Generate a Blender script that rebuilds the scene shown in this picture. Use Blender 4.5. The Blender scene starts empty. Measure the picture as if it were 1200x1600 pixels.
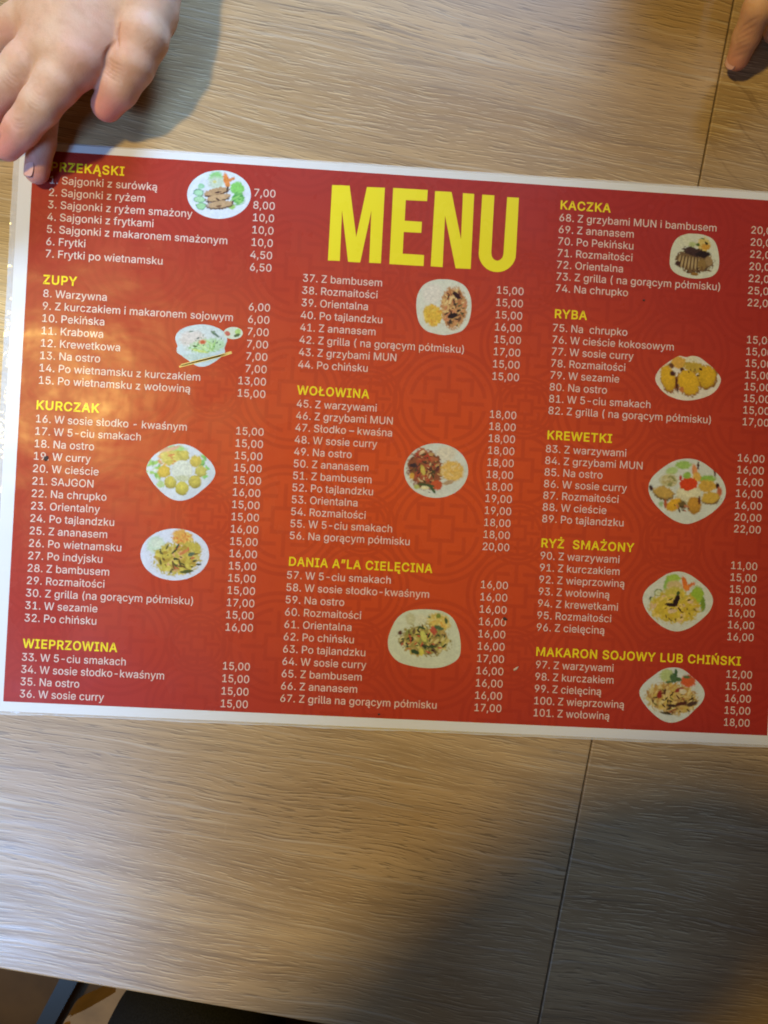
import bpy, bmesh, math, random, json
import numpy as np
from mathutils import Vector, Matrix
from mathutils.geometry import tessellate_polygon

SC = bpy.context.scene
COL = SC.collection
rad = math.radians

# ------------------------------------------------------------------ camera
# menu frame: millimetres, origin at the sheet's upper left corner, x right, y down, z into the table
RM = np.array([[0.99796739, -0.05370279, -0.03430883],
               [0.05377952, 0.99855197, 0.00131665],
               [0.03418844, -0.00315909, 0.99941041]])
CP = np.array([185.76770389, 184.06489731, -410.69430609])
FPX = 1210.0

def W(x, y, z=0.0):                       # menu mm (z up) -> world metres
    return Vector(((x - 210.0) / 1000.0, (148.5 - y) / 1000.0, z / 1000.0))

def P(u, v, h=0.0):                       # photo pixel on the level h mm above the table -> menu mm
    d = RM.T @ np.array([(u - 600.0) / FPX, (v - 800.0) / FPX, 1.0])
    t = (-h - CP[2]) / d[2]
    q = CP + t * d
    return q[0], q[1]

def PW(u, v, h=0.0):
    x, y = P(u, v, h)
    return W(x, y, h)

cam_d = bpy.data.cameras.new("camera")
cam = bpy.data.objects.new("camera", cam_d)
COL.objects.link(cam)
cam_d.sensor_fit = 'HORIZONTAL'
cam_d.sensor_width = 36.0
cam_d.lens = 36.0 * FPX / 1200.0
cam_d.clip_start = 0.01
cam_d.clip_end = 50.0
D3 = np.diag([1.0, -1.0, -1.0])
Rw = (D3 @ RM @ D3).T
m = Matrix([list(Rw[0]) + [0], list(Rw[1]) + [0], list(Rw[2]) + [0], [0, 0, 0, 1]])
cp = W(CP[0], CP[1], -CP[2])
m.translation = cp
cam.matrix_world = m
SC.camera = cam

# ------------------------------------------------------------------ light
SC.view_settings.view_transform = 'Standard'
SC.view_settings.look = 'None'
SC.view_settings.gamma = 1.0
SC.view_settings.exposure = 0.0
SC.cycles.filter_width = 1.9
world = bpy.data.worlds.new("World")
SC.world = world
world.use_nodes = True
bg = world.node_tree.nodes["Background"]
bg.inputs[0].default_value = (1.0, 0.58, 0.22, 1)
bg.inputs[1].default_value = 0.06

def aim(o, target):
    d = (Vector(target) - o.location).normalized()
    o.rotation_euler = d.to_track_quat('-Z', 'Y').to_euler()

def lamp(name, kind, loc, target, energy, color, **kw):
    l = bpy.data.lights.new(name, kind)
    l.energy = energy
    l.color = color
    for k, v in kw.items():
        setattr(l, k, v)
    o = bpy.data.objects.new(name, l)
    COL.objects.link(o)
    o.location = loc
    aim(o, target)
    return o

# one warm lamp over the far left of the table, and cool daylight from a window behind the sitter's
# left shoulder; an unseen cool fill is added across the table
LAMP_AT = (-0.62, 0.19, 1.20)
warm = lamp("warm_lamp", 'POINT', LAMP_AT, (0, 0, 0), 47.5, (1.0, 0.73, 0.19), shadow_soft_size=0.05)
def window(name, loc, tgt, e, col, sx, sy, along):
    o = lamp(name, 'AREA', loc, tgt, e, col, shape='RECTANGLE', size=sx, size_y=sy)
    z = -(Vector(tgt) - o.location).normalized()
    a = Vector(along)
    x = (a - z * a.dot(z)).normalized()
    o.rotation_euler = Matrix((x, z.cross(x), z)).transposed().to_euler()
    return o
cool = window("window_light", (-1.10, -1.15, 1.45), (-0.62, -0.28, 0), 5.2, (0.27, 0.52, 1.0), 0.7, 0.6, (-0.81, -0.59, 0))
cool.data.spread = rad(45)
cool2 = window("cool_fill_light", (0.12, 1.12, 0.62), (-0.32, 0.22, 0), 3.6, (0.33, 0.58, 1.0), 0.5, 0.4, (1, 0, 0))  # added fill that brings blue light to the far left
cool2.data.spread = rad(46)


# ------------------------------------------------------------------ helpers
def link(o, parent=None):
    COL.objects.link(o)
    if parent is not None:
        o.parent = parent
    return o

def tag(o, label=None, cat=None, group=None, kind=None):
    if label: o["label"] = label
    if cat: o["category"] = cat
    if group: o["group"] = group
    if kind: o["kind"] = kind
    return o

def empty(name, loc=(0, 0, 0), rz=0.0):
    o = bpy.data.objects.new(name, None)
    o.empty_display_size = 0.02
    COL.objects.link(o)
    o.location = loc
    o.rotation_euler = (0, 0, rz)
    return o

def mesh_obj(name, verts, faces, mat, parent=None, smooth=False, cols=None):
    me = bpy.data.meshes.new(name)
    me.from_pydata([tuple(v) for v in verts], [], [tuple(f) for f in faces])
    me.update()
    if smooth:
        me.polygons.foreach_set("use_smooth", [True] * len(me.polygons))
    if cols is not None:
        ca = me.color_attributes.new("tint", 'FLOAT_COLOR', 'POINT')
        c = np.ones((len(verts), 4), dtype=np.float32)
        c[:, :3] = cols
        ca.data.foreach_set("color", c.ravel())
    me.materials.append(mat)
    o = bpy.data.objects.new(name, me)
    link(o, parent)
    return o

def bm_obj(name, bm, mat, parent=None, smooth=False):
    bmesh.ops.recalc_face_normals(bm, faces=bm.faces)
    me = bpy.data.meshes.new(name)
    bm.to_mesh(me)
    bm.free()
    if smooth:
        me.polygons.foreach_set("use_smooth", [True] * len(me.polygons))
    me.materials.append(mat)
    o = bpy.data.objects.new(name, me)
    link(o, parent)
    return o

def lin(r, g, b):
    f = lambda c: (c / 255 / 12.92) if c / 255 <= 0.04045 else ((c / 255 + 0.055) / 1.055) ** 2.4
    return (f(r), f(g), f(b))

class NT:
    """small helper to write node trees"""
    def __init__(s, name):
        s.mat = bpy.data.materials.new(name)
        s.mat.use_nodes = True
        s.t = s.mat.node_tree
        s.t.nodes.clear()
        s.out = s.t.nodes.new("ShaderNodeOutputMaterial")
        s.b = s.t.nodes.new("ShaderNodeBsdfPrincipled")
        s.t.links.new(s.b.outputs[0], s.out.inputs[0])
    def put(s, sock, v):
        if isinstance(v, bpy.types.NodeSocket):
            s.t.links.new(v, sock)
        elif isinstance(v, (tuple, list)) and sock.type == 'RGBA' and len(v) == 3:
            sock.default_value = (*v, 1)
        else:
            sock.default_value = v
    def bs(s, **kw):
        for k, v in kw.items():
            s.put(s.b.inputs[k.replace('_', ' ')], v)
    def m(s, op, a, b=0.0, c=0.0, clamp=False):
        n = s.t.nodes.new("ShaderNodeMath"); n.operation = op; n.use_clamp = clamp
        s.put(n.inputs[0], a); s.put(n.inputs[1], b); s.put(n.inputs[2], c)
        return n.outputs[0]
    def obj(s):
        n = s.t.nodes.new("ShaderNodeTexCoord")
        return n.outputs['Object']
    def sep(s, v):
        n = s.t.nodes.new("ShaderNodeSeparateXYZ"); s.put(n.inputs[0], v)
        return n.outputs
    def comb(s, x, y, z=0.0):
        n = s.t.nodes.new("ShaderNodeCombineXYZ")
        s.put(n.inputs[0], x); s.put(n.inputs[1], y); s.put(n.inputs[2], z)
        return n.outputs[0]
    def noise(s, vec, scale=1.0, detail=2.0, rough=0.5, dist=0.0):
        n = s.t.nodes.new("ShaderNodeTexNoise")
        s.put(n.inputs['Vector'], vec); s.put(n.inputs['Scale'], scale)
        s.put(n.inputs['Detail'], detail); s.put(n.inputs['Roughness'], rough); s.put(n.inputs['Distortion'], dist)
        return n.outputs['Fac']
    def ss(s, v, lo, hi, a=0.0, b=1.0):
        n = s.t.nodes.new("ShaderNodeMapRange"); n.interpolation_type = 'SMOOTHSTEP'
        s.put(n.inputs['Value'], v); s.put(n.inputs['From Min'], lo); s.put(n.inputs['From Max'], hi)
        s.put(n.inputs['To Min'], a); s.put(n.inputs['To Max'], b)
        return n.outputs[0]
    def mix(s, f, a, b, mode='MIX'):
        n = s.t.nodes.new("ShaderNodeMix"); n.data_type = 'RGBA'; n.blend_type = mode
        s.put(n.inputs[0], f); s.put(n.inputs[6], a); s.put(n.inputs[7], b)
        return n.outputs[2]
    def attr(s, name):
        n = s.t.nodes.new("ShaderNodeAttribute"); n.attribute_name = name
        return n.outputs['Color']
    def bump(s, h, strength=0.3, dist=0.001, normal=None):
        n = s.t.nodes.new("ShaderNodeBump")
        s.put(n.inputs['Height'], h); n.inputs['Strength'].default_value = strength
        n.inputs['Distance'].default_value = dist
        if normal is not None: s.put(n.inputs['Normal'], normal)
        return n.outputs[0]

# ------------------------------------------------------------------ materials
def wood_material(name, seed, swirl, light=1.0, rays=False):
    n = NT(name)
    x, y, _ = n.sep(n.obj())
    u = n.m('ADD', x, seed * 3.7)
    v0 = n.m('ADD', y, seed * 1.3)
    d1 = n.m('SUBTRACT', n.noise(n.comb(n.m('MULTIPLY', u, 5.0), n.m('MULTIPLY', v0, 14.0)), 1, 2), 0.5)
    d2 = n.m('SUBTRACT', n.noise(n.comb(n.m('MULTIPLY', u, 40.0), n.m('MULTIPLY', v0, 90.0)), 1, 2), 0.5)
    v = n.m('ADD', v0, n.m('ADD', n.m('MULTIPLY', d1, 0.022 * swirl), n.m('MULTIPLY', d2, 0.0020)))
    def n2(su, sv, off, det=2.0, ro=0.55):
        return n.noise(n.comb(n.m('MULTIPLY', u, su), n.m('MULTIPLY', v, sv), off), 1, det, ro)
    broad = n2(1.6, 22.0, 1.0, 3)
    mid = n2(6.0, 130.0, 2.0, 3)
    swoosh = n2(20.0, 170.0, 3.0, 2)
    fibre = n2(14.0, 480.0, 4.0, 3, 0.6)
    fine = n2(45.0, 1500.0, 14.0, 2, 0.6)
    pv = n.m('ADD', v, 0.0)
    pore = n2(66.0, 1150.0, 5.0, 3, 0.55)
    v = n.m('ADD', v, 0.00045)
    dash = n2(66.0, 1150.0, 5.0, 3, 0.55)
    v = pv
    patch = n.noise(n.comb(n.m('MULTIPLY', u, 6.0), n.m('MULTIPLY', v0, 14.0), 7.0), 1.0, 2)
    saw = n.noise(n.comb(n.m('MULTIPLY', u, 230.0), n.m('MULTIPLY', v0, 16.0), 8.0), 1, 3, 0.6)
    saw = n.m('MULTIPLY', n.ss(saw, 0.62, 0.74), n.ss(pore, 0.50, 0.40))
    L = light
    c = n.mix(n.ss(broad, 0.3, 0.7), (0.300 * L, 0.220 * L, 0.140 * L), (0.420 * L, 0.328 * L, 0.225 * L))
    c = n.mix(n.m('MULTIPLY', n.ss(mid, 0.38, 0.68), 0.50), c, (0.235 * L, 0.172 * L, 0.115 * L))
    c = n.mix(n.m('MULTIPLY', n.ss(swoosh, 0.60, 0.72), 0.45), c, (0.190, 0.135, 0.088))
    c = n.mix(n.m('MULTIPLY', n.ss(fibre, 0.42, 0.66), 0.38), c, (0.200, 0.145, 0.095))
    c = n.mix(n.m('MULTIPLY', n.ss(fine, 0.45, 0.7), 0.22), c, (0.53, 0.44, 0.33))
    c = n.mix(n.m('MULTIPLY', n.ss(dash, 0.55, 0.61), n.ss(patch, 0.35, 0.60, 0.28, 0.58)), c, (0.62, 0.53, 0.41))
    c = n.mix(n.m('MULTIPLY', n.ss(pore, 0.55, 0.61), n.ss(patch, 0.30, 0.62, 0.66, 0.48)), c, (0.110, 0.076, 0.048))
    c = n.mix(n.m('MULTIPLY', saw, 0.15), c, (0.60, 0.52, 0.42))
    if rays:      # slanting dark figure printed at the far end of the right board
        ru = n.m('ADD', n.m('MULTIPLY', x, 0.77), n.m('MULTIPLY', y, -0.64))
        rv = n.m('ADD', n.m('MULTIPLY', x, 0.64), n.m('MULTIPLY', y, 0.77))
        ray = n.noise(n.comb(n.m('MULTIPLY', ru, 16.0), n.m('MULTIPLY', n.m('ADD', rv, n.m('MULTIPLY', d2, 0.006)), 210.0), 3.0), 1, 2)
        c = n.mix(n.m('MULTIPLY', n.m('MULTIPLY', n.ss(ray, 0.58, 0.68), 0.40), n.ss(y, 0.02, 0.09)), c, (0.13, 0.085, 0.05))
    c = n.mix(1.0, c, (1.17, 1.01, 0.74), "MULTIPLY")
    h = n.m('ADD', n.m('MULTIPLY', fibre, 0.15), n.m('MULTIPLY', n.ss(pore, 0.55, 0.70), -0.9))
    long_ = n2(7.0, 420.0, 21.0, 3, 0.55)
    c = n.mix(n.m('MULTIPLY', n.ss(long_, 0.58, 0.68), 0.35), c, (0.125, 0.085, 0.052))
    c = n.mix(n.m('MULTIPLY', n.ss(n2(9.0, 520.0, 27.0, 3, 0.55), 0.58, 0.68), 0.35), c, (0.58, 0.49, 0.37))
    n.bs(Base_Color=c, Roughness=n.ss(fibre, 0.3, 0.7, 0.32, 0.44), Specular_IOR_Level=0.5,
         Normal=n.bump(h, 0.02, 0.00003))
    return n.mat

def film_coat(n, amount=0.30):
    """the laminating pouch: a wavy glossy skin over the print, smeared by fingers"""
    o = n.obj()
    w1 = n.noise(o, 16.0, 2, 0.5)
    w2 = n.noise(o, 55.0, 2, 0.5)
    w3 = n.noise(o, 260.0, 3, 0.6)
    h = n.m('ADD', n.m('MULTIPLY', w1, 1.0), n.m('ADD', n.m('MULTIPLY', w2, 0.22), n.m('MULTIPLY', w3, 0.018)))
    smear = n.noise(o, 26.0, 4, 0.6)
    n.bs(Coat_Weight=amount, Coat_IOR=1.5, Coat_Roughness=n.ss(smear, 0.35, 0.65, 0.20, 0.34),
         Coat_Normal=n.bump(h, 1.0, FILM_WAVE), Roughness=0.6, Specular_IOR_Level=0.2)

FILM_WAVE = 0.0012

def print_material(name, color):
    n = NT(name)
    n.bs(Base_Color=color)
    film_coat(n)
    return n.mat

def red_material():
    n = NT("red_print")
    x, y, _ = n.sep(n.obj())
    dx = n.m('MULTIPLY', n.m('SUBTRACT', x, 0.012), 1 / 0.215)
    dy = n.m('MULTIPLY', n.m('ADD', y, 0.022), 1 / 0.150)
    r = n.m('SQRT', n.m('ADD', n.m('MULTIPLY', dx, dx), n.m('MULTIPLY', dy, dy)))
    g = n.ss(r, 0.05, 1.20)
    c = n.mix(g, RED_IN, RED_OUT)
    # printed coin motifs: rings and square fretwork in a slightly darker red
    def motif(px, py, ox, oy, r0, w):
        fx = n.m('SUBTRACT', n.m('FLOORED_MODULO', n.m('ADD', x, ox), px), px / 2)
        fy = n.m('SUBTRACT', n.m('FLOORED_MODULO', n.m('ADD', y, oy), py), py / 2)
        ax = n.m('ABSOLUTE', fx); ay = n.m('ABSOLUTE', fy)
        rr = n.m('SQRT', n.m('ADD', n.m('MULTIPLY', fx, fx), n.m('MULTIPLY', fy, fy)))
        sq = n.m('MAXIMUM', ax, ay)
        mn = n.m('MINIMUM', ax, ay)
        def line(d, at, ww):
            return n.ss(n.m('ABSOLUTE', n.m('SUBTRACT', d, at)), ww * 0.35, ww * 0.75, 1.0, 0.0)
        k = n.m('MAXIMUM', line(rr, r0, w), line(rr, r0 * 0.86, w * 0.8))
        k = n.m('MAXIMUM', k, n.m('MULTIPLY', line(rr, r0 * 0.70, w), n.ss(mn, r0 * 0.10, r0 * 0.13)))
        inside = n.ss(rr, r0 * 0.66, r0 * 0.70, 1.0, 0.0)
        f = n.m('MAXIMUM', line(sq, r0 * 0.22, w), n.m('MULTIPLY', line(sq, r0 * 0.44, w), n.ss(mn, r0 * 0.12, r0 * 0.15)))
        f = n.m('MAXIMUM', f, n.m('MULTIPLY', line(mn, 0.0, w), n.ss(sq, r0 * 0.22, r0 * 0.24)))
        return n.m('MAXIMUM', k, n.m('MULTIPLY', f, inside))
    a = motif(0.083, 0.067, 0.021, 0.008, 0.0285, 0.0019)
    b = motif(0.083, 0.067, 0.0625, 0.0415, 0.0255, 0.0018)
    d = motif(0.083, 0.067, 0.0625, 0.008, 0.0165, 0.0015)
    k = n.m('MAXIMUM', n.m('MAXIMUM', a, b), d)
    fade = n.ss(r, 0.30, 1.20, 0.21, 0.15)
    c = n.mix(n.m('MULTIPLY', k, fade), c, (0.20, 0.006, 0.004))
    mott = n.noise(n.obj(), 90.0, 4, 0.65)
    c = n.mix(n.ss(mott, 0.3, 0.75, 0.0, 0.12), c, (0.25, 0.02, 0.012))
    n.bs(Base_Color=c)
    film_coat(n)
    return n.mat

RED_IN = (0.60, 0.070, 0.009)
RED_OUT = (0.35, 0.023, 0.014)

def plain(name, color, rough=0.5, spec=0.5, metal=0.0, nscale=0, namp=0.3, bump=0.0):
    n = NT(name)
    c = color
    if nscale:
        k = n.noise(n.obj(), nscale, 4, 0.6)
        c = n.mix(n.ss(k, 0.3, 0.7, 0, 1), tuple(v * (1 - namp) for v in color), tuple(min(1, v * (1 + namp)) for v in color))
        if bump:
            n.bs(Normal=n.bump(k, 0.5, bump))
    n.bs(Base_Color=c, Roughness=rough, Specular_IOR_Level=spec, Metallic=metal)
    return n.mat

def skin_material():
    n = NT("skin")
    o = n.obj()
    k = n.noise(o, 900.0, 3, 0.6)
    k2 = n.noise(o, 60.0, 3, 0.6)
    k3 = n.noise(o, 190.0, 4, 0.65)
    vor = n.t.nodes.new("ShaderNodeTexVoronoi"); vor.feature = 'DISTANCE_TO_EDGE'
    n.put(vor.inputs['Vector'], o); vor.inputs['Scale'].default_value = 750.0
    cell = n.ss(vor.outputs['Distance'], 0.0, 0.12)
    c = n.mix(n.ss(k2, 0.35, 0.70, 0.0, 0.28), n.attr("tint"), (0.60, 0.22, 0.13), 'MIX')
    c = n.mix(n.ss(k3, 0.42, 0.72, 0.0, 0.22), c, (0.40, 0.22, 0.12), 'MIX')
    h = n.m('ADD', n.m('MULTIPLY', cell, 0.5), n.m('ADD', k, n.m('MULTIPLY', k3, 2.2)))
    n.bs(Base_Color=c, Roughness=n.ss(k3, 0.3, 0.7, 0.46, 0.64), Specular_IOR_Level=0.32,
         Subsurface_Weight=0.18, Subsurface_Scale=0.003, Normal=n.bump(h, 0.22, 0.00040))
    n.b.inputs['Subsurface Radius'].default_value = (1.0, 0.35, 0.2)
    return n.mat

M_WOOD_L = wood_material("light_oak_laminate", 1.0, 1.0)
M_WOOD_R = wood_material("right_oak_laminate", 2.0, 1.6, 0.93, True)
M_RED = red_material()
M_WHITE = print_material("white_paper", (0.67, 0.655, 0.63))
M_TEXT = print_material("white_lettering", (0.68, 0.54, 0.45))
M_YEL = print_material("yellow_lettering", (0.80, 0.62, 0.012))
M_TITLE = print_material("title_yellow", (0.78, 0.66, 0.012))
def dish_mat():
    n = NT("printed_dish")
    n.bs(Base_Color=n.attr("tint"))
    film_coat(n)
    return n.mat
M_DISH = dish_mat()
M_SKIN = skin_material()
def nail_mat():
    n = NT("nail")
    n.bs(Base_Color=(0.74, 0.42, 0.36), Roughness=0.3, Specular_IOR_Level=0.5)
    return n.mat
M_NAIL = nail_mat()
def rim_mat():
    n = NT("clear_laminate")
    n.bs(Base_Color=(0.95, 0.95, 0.92), Roughness=0.12, Alpha=0.30, Specular_IOR_Level=0.6)
    o = n.obj()
    n.bs(Normal=n.bump(n.noise(o, 60.0, 3, 0.6), 1.0, 0.002))
    return n.mat
M_RIM = rim_mat()
M_EDGE = plain("edge_band", (0.30, 0.22, 0.14), 0.5)
M_FLOOR = plain("brown_floor", (0.15, 0.085, 0.028), 0.6, 0.3, 0, 9, 0.2)
M_STEEL = plain("grey_steel", (0.055, 0.062, 0.062), 0.4, 0.5, 0.3)
M_SEAT = plain("tan_seat", (0.24, 0.13, 0.045), 0.8, 0.4, 0, 30, 0.15)
M_CLOTH = plain("dark_cloth", (0.012, 0.011, 0.010), 0.9, 0.2, 0, 900, 0.4, 0.0006)
M_SLEEVE = plain("grey_sleeve", (0.10, 0.11, 0.13), 0.9, 0.2, 0, 900, 0.4, 0.0006)

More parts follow.
